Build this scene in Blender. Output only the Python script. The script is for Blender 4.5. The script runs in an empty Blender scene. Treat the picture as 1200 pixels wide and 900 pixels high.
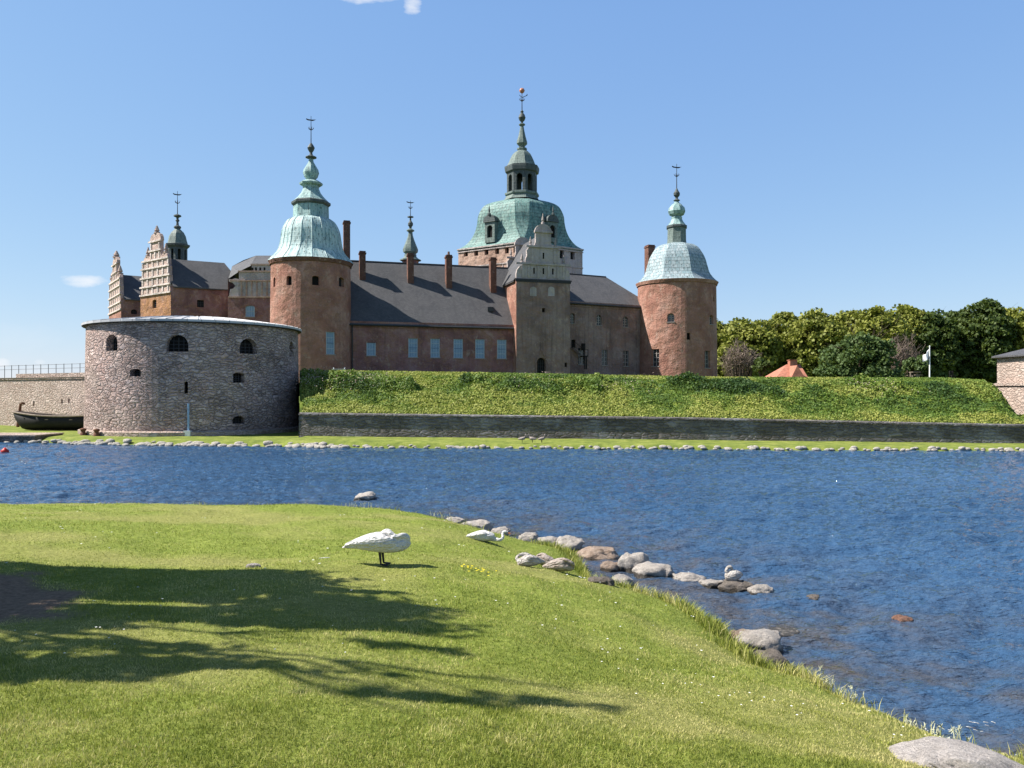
import bpy, bmesh, math, random
import numpy as np
from mathutils import Vector, Matrix, noise as mnoise
random.seed(7); rng = np.random.default_rng(7)
S = bpy.context.scene; COL = S.collection
R = math.radians
F = 925.0; HZ = 460.0; EYE = 4.0          # focal length in pixels of the 1200 px photo, horizon row, eye height over water

# ------------------------------------------------------------------ camera, sky, sun, exposure
cam = bpy.data.cameras.new('camera'); co = bpy.data.objects.new('camera', cam); COL.objects.link(co)
co.location = (0, 0, EYE); co.rotation_euler = (R(90), 0, 0)
cam.sensor_width = 36; cam.lens = 36*F/1200; cam.shift_y = (HZ-450)/1200
cam.clip_start = .1; cam.clip_end = 6000; S.camera = co
S.render.resolution_x = 1024; S.render.resolution_y = 768
SUN_EL, SUN_AZ = 48.0, -91.5              # azimuth from +Y towards +X
sd = Vector((math.sin(R(SUN_AZ))*math.cos(R(SUN_EL)), math.cos(R(SUN_AZ))*math.cos(R(SUN_EL)), math.sin(R(SUN_EL))))
sun = bpy.data.lights.new('sun', 'SUN'); so = bpy.data.objects.new('sun', sun); COL.objects.link(so)
sun.energy = 5.0; sun.angle = R(.5); sun.color = (1, .95, .87)
so.rotation_euler = sd.to_track_quat('Z', 'Y').to_euler()
w = bpy.data.worlds.new('World'); S.world = w; w.use_nodes = True
S.view_settings.view_transform = 'Standard'; S.view_settings.look = 'None'
S.view_settings.exposure = 1.0; S.view_settings.gamma = 1; S.view_settings.use_curve_mapping = False
S.cycles.max_bounces = 5; S.cycles.transparent_max_bounces = 4; S.cycles.caustics_reflective = False

def world():
    nt = w.node_tree; N = nt.nodes; L = nt.links; N.clear()
    def n(t, **k):
        x = N.new(t)
        for a, b in k.items(): setattr(x, a, b)
        return x
    def m(op, a, b=None, c=None):
        x = n('ShaderNodeMath', operation=op)
        for i, v in enumerate((a, b, c)):
            if v is None: continue
            if isinstance(v, (int, float)): x.inputs[i].default_value = v
            else: L.new(v, x.inputs[i])
        return x.outputs[0]
    sky = n('ShaderNodeTexSky', sky_type='NISHITA'); sky.sun_disc = False
    sky.sun_elevation = R(SUN_EL); sky.sun_rotation = R(SUN_AZ)
    sky.air_density = 1.0; sky.dust_density = .12; sky.ozone_density = 3.0; sky.altitude = 0
    tc = n('ShaderNodeTexCoord'); sp = n('ShaderNodeSeparateXYZ'); L.new(tc.outputs['Generated'], sp.inputs[0])
    y = m('MAXIMUM', sp.outputs[1], .02); u = m('DIVIDE', sp.outputs[0], y); v = m('DIVIDE', sp.outputs[2], y)
    cb = n('ShaderNodeCombineXYZ'); L.new(u, cb.inputs[0]); L.new(m('MULTIPLY', v, 2.6), cb.inputs[1])
    no = n('ShaderNodeTexNoise'); no.inputs['Scale'].default_value = 34; no.inputs['Detail'].default_value = 7; no.inputs['Roughness'].default_value = .62
    L.new(cb.outputs[0], no.inputs['Vector'])
    tot = None
    for px, py, a, b, s in ((98, 329, 30, 9, .95), (84, 330, 14, 6, .5), (0, 426, 15, 8, .9), (47, 424, 7, 4, .4), (44, 437, 30, 10, .35), (15, 452, 60, 22, .3),
                            (483, 5, 12, 13, .95), (430, -2, 44, 8, .8), (470, -30, 60, 22, .7), (20, 395, 60, 18, .10)):
        du = m('MULTIPLY', m('SUBTRACT', u, (px-600)/F), F/a); dv = m('MULTIPLY', m('SUBTRACT', v, (HZ-py)/F), F/b)
        r = m('SUBTRACT', 1.0, m('ADD', m('MULTIPLY', du, du), m('MULTIPLY', dv, dv)))
        r = m('ADD', r, m('MULTIPLY', m('SUBTRACT', no.outputs[0], .55), 2.4))
        x = n('ShaderNodeMath', operation='MULTIPLY', use_clamp=True); L.new(r, x.inputs[0]); x.inputs[1].default_value = .62
        r = m('MULTIPLY', m('MULTIPLY', x.outputs[0], m('SUBTRACT', 1.6, m('MULTIPLY', x.outputs[0], .6))), s*.92)
        tot = r if tot is None else m('MAXIMUM', tot, r)
    front = m('GREATER_THAN', sp.outputs[1], .05)
    mx = n('ShaderNodeMixRGB'); L.new(m('MULTIPLY', tot, front), mx.inputs[0]); ss = n('ShaderNodeSeparateColor'); L.new(sky.outputs[0], ss.inputs[0]); cc = n('ShaderNodeCombineColor')
    for i, (gm, sc_) in enumerate(((.64, 1.24), (.50, 1.77), (.25, 3.4))): L.new(m('MULTIPLY', m('POWER', ss.outputs[i], gm), sc_), cc.inputs[i])
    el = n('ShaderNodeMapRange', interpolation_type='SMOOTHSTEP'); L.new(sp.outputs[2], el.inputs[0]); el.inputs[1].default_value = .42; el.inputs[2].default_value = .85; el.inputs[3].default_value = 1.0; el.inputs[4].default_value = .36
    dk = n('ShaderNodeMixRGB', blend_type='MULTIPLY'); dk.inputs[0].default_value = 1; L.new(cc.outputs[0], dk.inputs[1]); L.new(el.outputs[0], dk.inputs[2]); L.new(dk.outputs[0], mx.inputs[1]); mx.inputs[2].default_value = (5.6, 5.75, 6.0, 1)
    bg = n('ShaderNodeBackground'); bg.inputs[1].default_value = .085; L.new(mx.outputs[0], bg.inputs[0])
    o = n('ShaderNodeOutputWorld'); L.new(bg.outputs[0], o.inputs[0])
world()

# ------------------------------------------------------------------ projection helpers
def PX(px, Y): return (px-600)/F*Y
def PZ(py, Y): return EYE+(HZ-py)/F*Y
def P2(px, Y): return Vector((PX(px, Y), Y))

def tag(o, label=None, cat=None, group=None, kind=None):
    if label: o['label'] = label
    if cat: o['category'] = cat
    if group: o['group'] = group
    if kind: o['kind'] = kind
    return o
def thing(name, label, cat, loc=(0, 0, 0), rz=0, group=None):
    o = bpy.data.objects.new(name, None); COL.objects.link(o); o.empty_display_size = .3
    o.location = loc; o.rotation_euler = (0, 0, rz)
    return tag(o, label, cat, group)
def wloc(o):
    v = Vector((0, 0, 0))
    while o is not None: v += o.location; o = o.parent
    return v

# ------------------------------------------------------------------ materials
def node_mat(name):
    m = bpy.data.materials.new(name); m.use_nodes = True; nt = m.node_tree; nt.nodes.clear()
    return m, nt
class G:
    def __init__(s, name):
        s.m, s.nt = node_mat(name); s.out = s.nt.nodes.new('ShaderNodeOutputMaterial')
    def n(s, t, ins=None, **k):
        x = s.nt.nodes.new('ShaderNode'+t)
        for a, b in k.items(): setattr(x, a, b)
        for a, b in (ins or {}).items(): s.set(x.inputs[a], b)
        return x
    def set(s, sock, v):
        if hasattr(v, 'is_output'): s.nt.links.new(v, sock)
        elif isinstance(v, tuple) and len(v) == 3 and sock.type == 'RGBA': sock.default_value = (*v, 1)
        else: sock.default_value = v
    def tc(s, which='Object', scale=(1, 1, 1), rot=(0, 0, 0)):
        t = s.n('TexCoord'); mp = s.n('Mapping', {'Vector': t.outputs[which]}); mp.inputs['Scale'].default_value = scale; mp.inputs['Rotation'].default_value = rot
        return mp.outputs[0]
    def noise(s, vec, scale, detail=5, rough=.55, dist=0):
        return s.n('TexNoise', {'Vector': vec, 'Scale': scale, 'Detail': detail, 'Roughness': rough, 'Distortion': dist}).outputs[0]
    def ramp(s, fac, stops, interp='LINEAR'):
        x = s.n('ValToRGB', {'Fac': fac}); r = x.color_ramp; r.interpolation = interp
        while len(r.elements) < len(stops): r.elements.new(.5)
        for e, (p, c) in zip(r.elements, stops):
            e.position = p; e.color = (*c, 1) if isinstance(c, tuple) else (c, c, c, 1)
        return x.outputs[0]
    def mix(s, fac, a, b, mode='MIX'):
        x = s.n('MixRGB', blend_type=mode); s.set(x.inputs[0], fac); s.set(x.inputs[1], a); s.set(x.inputs[2], b); return x.outputs[0]
    def math(s, op, a, b=0.0, clamp=False):
        x = s.n('Math', operation=op, use_clamp=clamp); s.set(x.inputs[0], a); s.set(x.inputs[1], b); return x.outputs[0]
    def bump(s, h, dist=.02, strength=1.0, nrm=None):
        x = s.n('Bump', {'Height': h, 'Distance': dist, 'Strength': strength})
        if nrm is not None: s.set(x.inputs['Normal'], nrm)
        return x.outputs[0]
    def pbr(s, col, rough=.8, bump=None, metal=0.0, spec=.3, extra=None):
        p = s.n('BsdfPrincipled', {'Base Color': col, 'Roughness': rough, 'Metallic': metal, 'Specular IOR Level': spec})
        if bump is not None: s.set(p.inputs['Normal'], bump)
        for a, b in (extra or {}).items(): s.set(p.inputs[a], b)
        s.nt.links.new(p.outputs[0], s.out.inputs[0]); return s.m

def plaster(name, c1, c2, c3, streak=.35, sc=1.0, brick=.75):
    """old lime plaster over brick: patches, stains, runs under the eaves, bricks showing through"""
    g = G(name); v = g.tc('UV')
    a = g.noise(v, .22*sc, 6, .6, .6); b = g.noise(v, 1.3*sc, 8, .68)
    col = g.ramp(a, [(.38, tuple(x*.82 for x in c1)), (.5, c2), (.62, tuple(x*1.1 for x in c3))])
    col = g.mix(g.ramp(b, [(.35, 0.0), (.75, .75)]), col, tuple(x*.66 for x in c2))
    run = g.noise(g.tc('UV', (2.2, .12, 1)), 1.0, 5, .6)
    col = g.mix(g.ramp(run, [(.5, 0.0), (.78, streak)]), col, (.07, .055, .05))
    br = g.n('TexBrick', {'Vector': v, 'Color1': (.30, .13, .08), 'Color2': (.20, .09, .065), 'Mortar': (.36, .26, .2), 'Scale': 1.0, 'Mortar Size': .012, 'Brick Width': .3, 'Row Height': .1})
    pat = g.ramp(g.noise(v, .55*sc, 9, .7, 1.0), [(.50, 0.0), (.56, brick)])
    col = g.mix(pat, col, br.outputs[0])
    lite = g.ramp(g.noise(g.tc('UV', (1, .7, 1)), .9*sc, 7, .7), [(.56, 0.0), (.66, .45)])
    col = g.mix(lite, col, (.50, .38, .31))
    h = g.math('ADD', g.noise(v, .6, 3), g.math('MULTIPLY', g.noise(v, 5, 7, .7), .35))
    return g.pbr(col, .92, g.bump(h, .55, .9), spec=.15)
M = {}
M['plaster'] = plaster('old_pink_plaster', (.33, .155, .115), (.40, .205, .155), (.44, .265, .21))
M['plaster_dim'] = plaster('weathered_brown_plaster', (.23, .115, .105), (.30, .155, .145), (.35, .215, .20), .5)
M['plaster_gate'] = plaster('grey_pink_plaster', (.25, .17, .15), (.30, .21, .185), (.33, .25, .225), .7, 1, .35)
M['plaster_warm'] = plaster('orange_brick_wall', (.37, .185, .09), (.43, .225, .115), (.40, .21, .13), .15)
M['plaster_pale'] = plaster('pale_pink_plaster', (.47, .30, .23), (.53, .36, .28), (.55, .40, .32), .2, 1, .25)
M['lime'] = plaster('greyed_limewash', (.41, .35, .33), (.51, .44, .415), (.46, .39, .365), .3, 1, .0)

def stone(name, pal, scale=(1.5, 3.6, 1), edge=.35, grime=.4, upto=None, bumpd=.16, palec=(.56, .45, .39), wob_=.55):
    g = G(name); v0 = g.tc('UV')
    wob = g.n('TexNoise', {'Vector': v0, 'Scale': 1.7, 'Detail': 3})
    v = g.n('VectorMath', operation='ADD'); sc = g.n('VectorMath', operation='SCALE'); g.set(sc.inputs[0], wob.outputs['Color']); sc.inputs['Scale'].default_value = wob_
    g.set(v.inputs[0], v0); g.set(v.inputs[1], sc.outputs[0])
    mp = g.n('Mapping', {'Vector': v.outputs[0]}); mp.inputs['Scale'].default_value = scale
    vo = g.n('TexVoronoi', {'Vector': mp.outputs[0], 'Scale': 1.0, 'Randomness': .9}, feature='F1', voronoi_dimensions='2D')
    ed = g.n('TexVoronoi', {'Vector': mp.outputs[0], 'Scale': 1.0, 'Randomness': .9}, feature='DISTANCE_TO_EDGE', voronoi_dimensions='2D')
    mp2 = g.n('Mapping', {'Vector': v.outputs[0]}); mp2.inputs['Scale'].default_value = (scale[0]*.62, scale[1]*.72, 1)
    vo2 = g.n('TexVoronoi', {'Vector': mp2.outputs[0], 'Scale': 1.0, 'Randomness': .95}, feature='F1', voronoi_dimensions='2D')
    ed2 = g.n('TexVoronoi', {'Vector': mp2.outputs[0], 'Scale': 1.0, 'Randomness': .95}, feature='DISTANCE_TO_EDGE', voronoi_dimensions='2D')
    mk = g.ramp(g.noise(v0, .8, 5, .7), [(.50, 0.0), (.52, 1.0)])
    vcol = g.mix(mk, vo.outputs['Color'], vo2.outputs['Color']); edv = g.mix(mk, ed.outputs[0], ed2.outputs[0])
    sep = g.n('SeparateColor', {'Color': vcol})
    col = g.ramp(sep.outputs[0], [(i/(len(pal)-1), c) for i, c in enumerate(pal)])
    mort = g.ramp(edv, [(.0, 1.0), (.09, 0.0)])
    col = g.mix(g.math('MULTIPLY', mort, edge+.35), col, (.22, .18, .155))
    big = g.ramp(g.noise(v0, .22, 7, .65, .8), [(.45, 0.0), (.68, grime)])
    col = g.mix(big, col, (.075, .065, .055))
    pale = g.ramp(g.noise(v0, .35, 8, .7), [(.50, 0.0), (.62, .6)])
    col = g.mix(pale, col, palec)
    col = g.mix(g.ramp(g.noise(v0, 7, 6, .7), [(.3, .28), (.6, 0.0)]), col, (.10, .085, .075))
    h = g.math('ADD', g.ramp(edv, [(0, 0.0), (.22, 1.0)]), g.math('ADD', g.math('MULTIPLY', g.noise(v0, 5, 5, .7), .6), g.math('MULTIPLY', sep.outputs[1], .6)))
    return g.pbr(col, .93, g.bump(h, bumpd, 1.0), spec=.15)
M['rubble'] = stone('rubble_stone', [(.30, .22, .195), (.56, .43, .385), (.46, .31, .27), (.68, .54, .49), (.38, .28, .255), (.60, .43, .37), (.50, .40, .375)], (2.1, 4.9, 1), .10, .6, None, .12)
M['rubble_pale'] = stone('pale_rubble_stone', [(.42, .32, .27), (.50, .40, .34), (.40, .30, .25), (.54, .45, .39)], (2.6, 5.2, 1), .0, .2, None, .06)
M['scarp'] = stone('dark_scarp_stone', [(.13, .125, .125), (.20, .185, .18), (.11, .105, .105), (.26, .24, .23)], (1.7, 4.6, 1), .25, .5, None, .08, (.34, .34, .36), .15)

def slate():
    g = G('grey_slate'); v = g.tc('UV')
    br = g.n('TexBrick', {'Vector': v, 'Color1': (.068, .068, .073), 'Color2': (.100, .098, .102), 'Mortar': (.055, .055, .06), 'Scale': 1.0, 'Mortar Size': .02, 'Brick Width': .32, 'Row Height': .24, 'Bias': -.1})
    col = g.mix(g.ramp(g.noise(v, .35, 7, .65), [(.4, 0.0), (.7, .45)]), br.outputs[0], (.125, .12, .122))
    col = g.mix(g.ramp(g.noise(g.tc('UV', (1.6, .15, 1)), 1, 5), [(.5, 0.0), (.8, .5)]), col, (.05, .05, .052))
    return g.pbr(col, .62, g.bump(g.math('ADD', br.outputs[1], g.noise(v, 1.0, 6)), .03, .7), spec=.35)
M['slate'] = slate()
def copper(name, pale, mid, dark, amt=.45, panels=True):
    g = G(name); v = g.tc('UV'); o = g.tc('Object')
    st = g.noise(g.tc('UV', (1.6, .22, 1)), 1.3, 6, .65); b = g.noise(g.tc('UV', (1.5, .35, 1)), 1.1, 7, .7)
    col = g.ramp(st, [(.3, mid), (.52, pale), (.7, mid)])
    col = g.mix(g.ramp(b, [(.5, 0.0), (.7, amt)]), col, dark)
    br = g.n('TexBrick', {'Vector': v, 'Color1': (1, 1, 1), 'Color2': (.62, .74, .76), 'Mortar': (.3, .33, .33), 'Scale': 1.0, 'Mortar Size': .05, 'Mortar Smooth': .6, 'Brick Width': .8, 'Row Height': .62, 'Bias': .1})
    if panels: col = g.mix(.85, col, br.outputs[0], 'MULTIPLY')
    tear = g.ramp(g.noise(g.tc('UV', (2.4, 1.3, 1)), 1.2, 4, .8), [(.555, 0.0), (.59, .8)])
    col = g.mix(tear, col, (.035, .05, .05))
    return g.pbr(col, .6, g.bump(g.math('ADD', br.outputs[1], g.noise(v, 1.5, 5)), .04, .6), spec=.3)
M['copper'] = copper('verdigris_copper', (.48, .58, .56), (.16, .34, .36), (.03, .11, .14), .95, False)
M['copper_pale'] = copper('pale_verdigris_copper', (.42, .47, .49), (.27, .36, .40), (.10, .19, .23), .75)
M['copper_deep'] = copper('deep_verdigris_copper', (.26, .37, .33), (.07, .24, .22), (.045, .09, .10), .95)
M['copper_teal'] = copper('teal_copper', (.33, .45, .43), (.12, .27, .27), (.03, .09, .11), .8, False)
M['copper_dark'] = copper('dark_copper', (.085, .10, .10), (.05, .065, .065), (.02, .025, .025), .6, False)
M['copper_grey'] = copper('grey_green_copper', (.17, .21, .19), (.10, .145, .13), (.04, .055, .05), .6, False)
def plain(name, c, rough=.7, var=.25, metal=0.0, sc=6, bd=.01):
    g = G(name); v = g.tc('Object')
    col = g.mix(g.ramp(g.noise(v, sc, 6, .65), [(.35, 0.0), (.7, 1.0)]), tuple(x*(1-var) for x in c), tuple(min(1, x*(1+var*.6)) for x in c))
    return g.pbr(col, rough, g.bump(g.noise(v, sc*3, 5, .7), bd, .6), metal=metal)
M['iron'] = plain('dark_iron', (.035, .035, .04), .5)
M['gold'] = plain('reddish_gilding', (.5, .2, .12), .35)
M['void'] = plain('dark_interior', (.012, .011, .010), .95)
M['blue_paint'] = plain('blue_shutter_paint', (.27, .37, .49), .55, .2)
M['blue_pale'] = plain('pale_blue_frame', (.40, .46, .52), .55, .15)
M['blue_dark'] = plain('blue_shutter_gap', (.10, .17, .28), .6, .2)
M['win_frame'] = plain('grey_window_frame', (.30, .27, .25), .6)
M['glass'] = G('window_glass').pbr((.03, .035, .04), .12, spec=.6)
M['brick_red'] = plaster('chimney_brick', (.13, .065, .05), (.17, .085, .065), (.16, .09, .07), .3, 2, .3)
M['metal_roof'] = None
def metal_roof():
    g = G('pale_sheet_roof'); v = g.tc('UV')
    br = g.n('TexBrick', {'Vector': v, 'Color1': (.55, .55, .56), 'Color2': (.44, .44, .45), 'Mortar': (.2, .2, .2), 'Scale': 1.0, 'Mortar Size': .03, 'Brick Width': 1.1, 'Row Height': 3.0})
    br.offset = 0.0
    col = g.mix(g.ramp(g.noise(v, .8, 7, .7), [(.4, 0.0), (.75, .45)]), br.outputs[0], (.25, .23, .22))
    return g.pbr(col, .5, g.bump(br.outputs[1], .05, .8), spec=.4)
M['metal_roof'] = metal_roof()
M['tile_red'] = plain('red_roof_tiles', (.40, .165, .11), .8, .3, 0, 3)
M['white_paint'] = plain('white_paint', (.75, .75, .74), .5, .08)
M['cloth'] = plain('white_cloth', (.8, .8, .82), .8, .05)
M['wood_grey'] = plain('weathered_wood', (.25, .20, .16), .85, .3)
M['tar'] = plain('black_tarred_wood', (.012, .011, .010), .7, .5)
M['rust'] = plain('rusty_iron', (.16, .07, .04), .8, .4)
M['blue_pipe'] = plain('pale_blue_pipe', (.28, .42, .58), .5, .15)
M['red_plastic'] = plain('red_plastic', (.5, .03, .02), .4)
M['bark'] = plain('grey_brown_bark', (.12, .09, .065), .9, .45, 0, 5, .03)

def leafmat(name, c1, c2, c3, trans=.3):
    g = G(name); a = g.n('Attribute', attribute_name='tint')
    sp = g.n('SeparateColor', {'Color': a.outputs['Color']})
    col = g.ramp(sp.outputs[0], [(0, c1), (.5, c2), (1, c3)])
    d = g.n('BsdfPrincipled', {'Base Color': col, 'Roughness': .6, 'Specular IOR Level': .25})
    t = g.n('BsdfTranslucent', {'Color': g.mix(.5, col, (.12, .16, .01))}); mx = g.n('MixShader', {0: trans})
    g.nt.links.new(d.outputs[0], mx.inputs[1]); g.nt.links.new(t.outputs[0], mx.inputs[2]); g.nt.links.new(mx.outputs[0], g.out.inputs[0])
    return g.m
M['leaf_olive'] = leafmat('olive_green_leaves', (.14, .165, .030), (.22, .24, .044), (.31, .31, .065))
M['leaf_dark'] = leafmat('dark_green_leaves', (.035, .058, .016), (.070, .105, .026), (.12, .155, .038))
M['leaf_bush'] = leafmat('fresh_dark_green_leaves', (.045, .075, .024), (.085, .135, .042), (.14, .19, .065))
M['twig'] = leafmat('grey_twigs', (.10, .075, .06), (.16, .12, .10), (.20, .17, .14), .05)
M['blade'] = leafmat('grass_blades', (.18, .22, .034), (.36, .38, .075), (.62, .56, .24), .35)
M['weeds'] = leafmat('rampart_weeds', (.040, .085, .020), (.125, .205, .032), (.33, .35, .08), .3)

# ------------------------------------------------------------------ mesh builders
class MB:
    def __init__(s): s.v = []; s.f = []; s.uv = []; s.mi = []
    def face(s, pts, uv=None, mi=0):
        i = len(s.v); s.v += [tuple(p) for p in pts]; s.f.append(tuple(range(i, i+len(pts))))
        s.uv.append(uv if uv else [(p[0]+p[1]*.3, p[2]) for p in pts]); s.mi.append(mi)
    def box(s, a, b, mi=0, M4=None):
        x0, y0, z0 = a; x1, y1, z1 = b
        c = [Vector(p) for p in ((x0, y0, z0), (x1, y0, z0), (x1, y1, z0), (x0, y1, z0), (x0, y0, z1), (x1, y0, z1), (x1, y1, z1), (x0, y1, z1))]
        if M4 is not None: c = [M4 @ p for p in c]
        for q in ((0, 1, 5, 4), (1, 2, 6, 5), (2, 3, 7, 6), (3, 0, 4, 7), (4, 5, 6, 7), (3, 2, 1, 0)):
            pts = [c[i] for i in q]; e = (pts[1]-pts[0]).length; h = (pts[2]-pts[1]).length
            s.face(pts, [(0, 0), (e, 0), (e, h), (0, h)], mi)
    def tube(s, a, b, r0, r1=None, n=8, mi=0):
        a = Vector(a); b = Vector(b); r1 = r0 if r1 is None else r1; d = (b-a)
        if d.length < 1e-6: return
        q = d.to_track_quat('Z', 'Y'); ra = []; rb = []
        for k in range(n):
            t = 2*math.pi*k/n; e = q @ Vector((math.cos(t), math.sin(t), 0)); ra.append(a+e*r0); rb.append(b+e*r1)
        for k in range(n): s.face([ra[k], ra[(k+1) % n], rb[(k+1) % n], rb[k]], None, mi)
        s.face(rb, None, mi); s.face(ra[::-1], None, mi)
    def build(s, name, mat, parent=None, smooth=False, merge=False, kind=None):
        me = bpy.data.meshes.new(name); off = wloc(parent) if parent is not None else Vector((0, 0, 0))
        me.from_pydata([(x-off.x, y-off.y, z-off.z) for x, y, z in s.v], [], s.f)
        uvl = me.uv_layers.new(name='UVMap'); fl = [c for u in s.uv for p in u for c in p]
        uvl.data.foreach_set('uv', fl)
        mats = mat if isinstance(mat, (list, tuple)) else [mat]
        for m in mats: me.materials.append(m)
        me.polygons.foreach_set('material_index', s.mi)
        if merge or smooth:
            bm = bmesh.new(); bm.from_mesh(me); bmesh.ops.remove_doubles(bm, verts=bm.verts, dist=.0008)
            bmesh.ops.recalc_face_normals(bm, faces=bm.faces); bm.to_mesh(me); bm.free()
        if smooth: me.polygons.foreach_set('use_smooth', [True]*len(me.polygons))
        o = bpy.data.objects.new(name, me); COL.objects.link(o)
        if parent is not None: o.parent = parent
        if kind: o['kind'] = kind
        return o

def sharp(o, ang=35):
    me = o.data; me.polygons.foreach_set('use_smooth', [True]*len(me.polygons))
    try: me.set_sharp_from_angle(angle=R(ang))
    except Exception: pass
    return o

def np_mesh(name, verts, faces, mat, parent=None, tint=None, smooth=False, uv=None):
    """verts (N,3), faces (M,k)"""
    off = np.array(wloc(parent)) if parent is not None else np.zeros(3)
    verts = verts-off
    me = bpy.data.meshes.new(name); n, k = faces.shape
    me.vertices.add(len(verts)); me.vertices.foreach_set('co', verts.astype(np.float32).ravel())
    me.loops.add(n*k); me.loops.foreach_set('vertex_index', faces.astype(np.int32).ravel())
    me.polygons.add(n); me.polygons.foreach_set('loop_start', np.arange(0, n*k, k, dtype=np.int32)); me.polygons.foreach_set('loop_total', np.full(n, k, dtype=np.int32))
    if smooth: me.polygons.foreach_set('use_smooth', np.ones(n, dtype=bool))
    me.update(calc_edges=True)
    if tint is not None:
        at = me.color_attributes.new('tint', 'FLOAT_COLOR', 'POINT'); c = np.ones((len(verts), 4), np.float32)
        tint = np.asarray(tint)
        if tint.ndim == 1: c[:, 0] = tint
        else: c[:, :tint.shape[1]] = tint
        at.data.foreach_set('color', c.ravel())
    me.materials.append(mat)
    o = bpy.data.objects.new(name, me); COL.objects.link(o)
    if parent is not None: o.parent = parent
    return o

def vnoise(x, y, seed=0):
    """2D value noise, vectorised, 0..1"""
    xi = np.floor(x).astype(np.int64); yi = np.floor(y).astype(np.int64); fx = x-xi; fy = y-yi
    fx = fx*fx*(3-2*fx); fy = fy*fy*(3-2*fy)
    def h(a, b):
        n = (a*374761393+b*668265263+seed*1442695041) & 0xffffffff
        n = ((n ^ (n >> 13))*1274126177) & 0xffffffff
        return ((n ^ (n >> 16)) & 0xffff)/65535.
    return (h(xi, yi)*(1-fx)+h(xi+1, yi)*fx)*(1-fy)+(h(xi, yi+1)*(1-fx)+h(xi+1, yi+1)*fx)*fy
def fbm(x, y, seed=0, o=4):
    s = 0; a = .5; t = 0
    for i in range(o): s = s+a*vnoise(x*2**i+i*17.3, y*2**i-i*9.1, seed+i); t += a; a *= .5
    return s/t

def quads(pos, nrm, size, aspect=1.0, jitter=.5, up=None):
    """random leaf quads at pos facing roughly nrm"""
    n = len(pos); nn = nrm+rng.normal(0, jitter, (n, 3)); nn /= np.linalg.norm(nn, axis=1)[:, None]+1e-9
    a = rng.normal(0, 1, (n, 3)); t = np.cross(nn, a); t /= np.linalg.norm(t, axis=1)[:, None]+1e-9; b = np.cross(nn, t)
    s = np.asarray(size).reshape(-1, 1)
    v = np.stack([pos-t*s, pos-b*s*aspect*.55, pos+t*s, pos+b*s*aspect*.55], 1).reshape(-1, 3)
    return v, np.arange(n*4).reshape(n, 4)

# wall surfaces in (u along, v = z) coordinates
class Flat:
    def __init__(s, A, B):
        s.A = Vector(A); s.B = Vector(B); s.t = (s.B-s.A).normalized(); s.L = (s.B-s.A).length; s.n = Vector((s.t.y, -s.t.x))
    def f(s, u, v, d=0): p = s.A+s.t*u-s.n*d; return Vector((p.x, p.y, v))
    def at(s, px, py=None):
        k = (px-600)/F; u = (k*s.A.y-s.A.x)/(s.t.x-k*s.t.y); Y = s.A.y+s.t.y*u
        return (u, PZ(py, Y) if py is not None else None, Y/F, 1.0/max(.2, abs(s.t.x-k*s.t.y)))
class Cyl:
    def __init__(s, c, R0, batter=0, z0=0): s.c = Vector(c); s.R = R0; s.bt = batter; s.z0 = z0
    def f(s, u, v, d=0):
        ph = u/s.R; r = s.R-s.bt*(v-s.z0)-d; return Vector((s.c.x+r*math.sin(ph), s.c.y-r*math.cos(ph), v))
    def at(s, px, py=None):
        k = (px-600)/F; a = k*k+1; b = -2*(k*s.c.x+s.c.y); c = s.c.length_squared-s.R**2; D = max(0, b*b-4*a*c); Y = (-b-math.sqrt(D))/(2*a); X = k*Y
        ph = math.atan2(X-s.c.x, -(Y-s.c.y)); view = Vector((k, 1)).normalized(); nr = Vector((math.sin(ph), -math.cos(ph)))
        return (ph*s.R, PZ(py, Y) if py is not None else None, Y/F, 1/max(.3, -view.dot(nr)))

def outline(o, seg=7):
    uc, v0, w_, h, arch = o; a, b = uc-w_/2, uc+w_/2
    if not arch: return [(a, v0), (b, v0), (b, v0+h), (a, v0+h)]
    r = min(w_/2, h*.6)*arch; pts = [(a, v0), (b, v0)]
    for k in range(seg+1):
        t = math.pi*k/seg; pts.append((uc+w_/2*math.cos(t), v0+h-r+r*math.sin(t)))
    return pts
def grid_wall(mb, W, U, V, ops, depth=.35, mi=0):
    us = sorted(set([round(x, 4) for x in U]+[round(o[0]+s*o[2]/2, 4) for o in ops for s in (-1, 1)]))
    vs = sorted(set([round(x, 4) for x in V]+[round(o[1], 4) for o in ops]+[round(o[1]+o[3], 4) for o in ops]))
    us = [u for u in us if U[0]-1e-4 <= u <= U[-1]+1e-4]; vs = [v for v in vs if V[0]-1e-4 <= v <= V[-1]+1e-4]
    for i in range(len(us)-1):
        for j in range(len(vs)-1):
            uc, vc = (us[i]+us[i+1])/2, (vs[j]+vs[j+1])/2
            if any(abs(uc-o[0]) < o[2]/2 and o[1] < vc < o[1]+o[3] for o in ops): continue
            q = [(us[i], vs[j]), (us[i+1], vs[j]), (us[i+1], vs[j+1]), (us[i], vs[j+1])]
            mb.face([W.f(*p) for p in q], q, mi)
    for o in ops:
        pl = outline(o)
        if o[4]:
            arc = pl[2:]; h = len(arc)//2
            TR = (o[0]+o[2]/2, o[1]+o[3]); TL = (o[0]-o[2]/2, o[1]+o[3])
            for k in range(len(arc)-1):
                c = TR if k < h else TL
                tri = [arc[k], c, arc[k+1]]; mb.face([W.f(*p) for p in tri][::-1], tri[::-1], mi)
            tri = [arc[h], TR, TL]; mb.face([W.f(*p) for p in tri][::-1] , tri[::-1], mi)
        for k in range(len(pl)):
            a, b = pl[k], pl[(k+1) % len(pl)]
            mb.face([W.f(*a), W.f(*b), W.f(b[0], b[1], depth), W.f(a[0], a[1], depth)], [(a[0], a[1]), (b[0], b[1]), (b[0]+depth, b[1]), (a[0]+depth, a[1])], mi)
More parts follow.
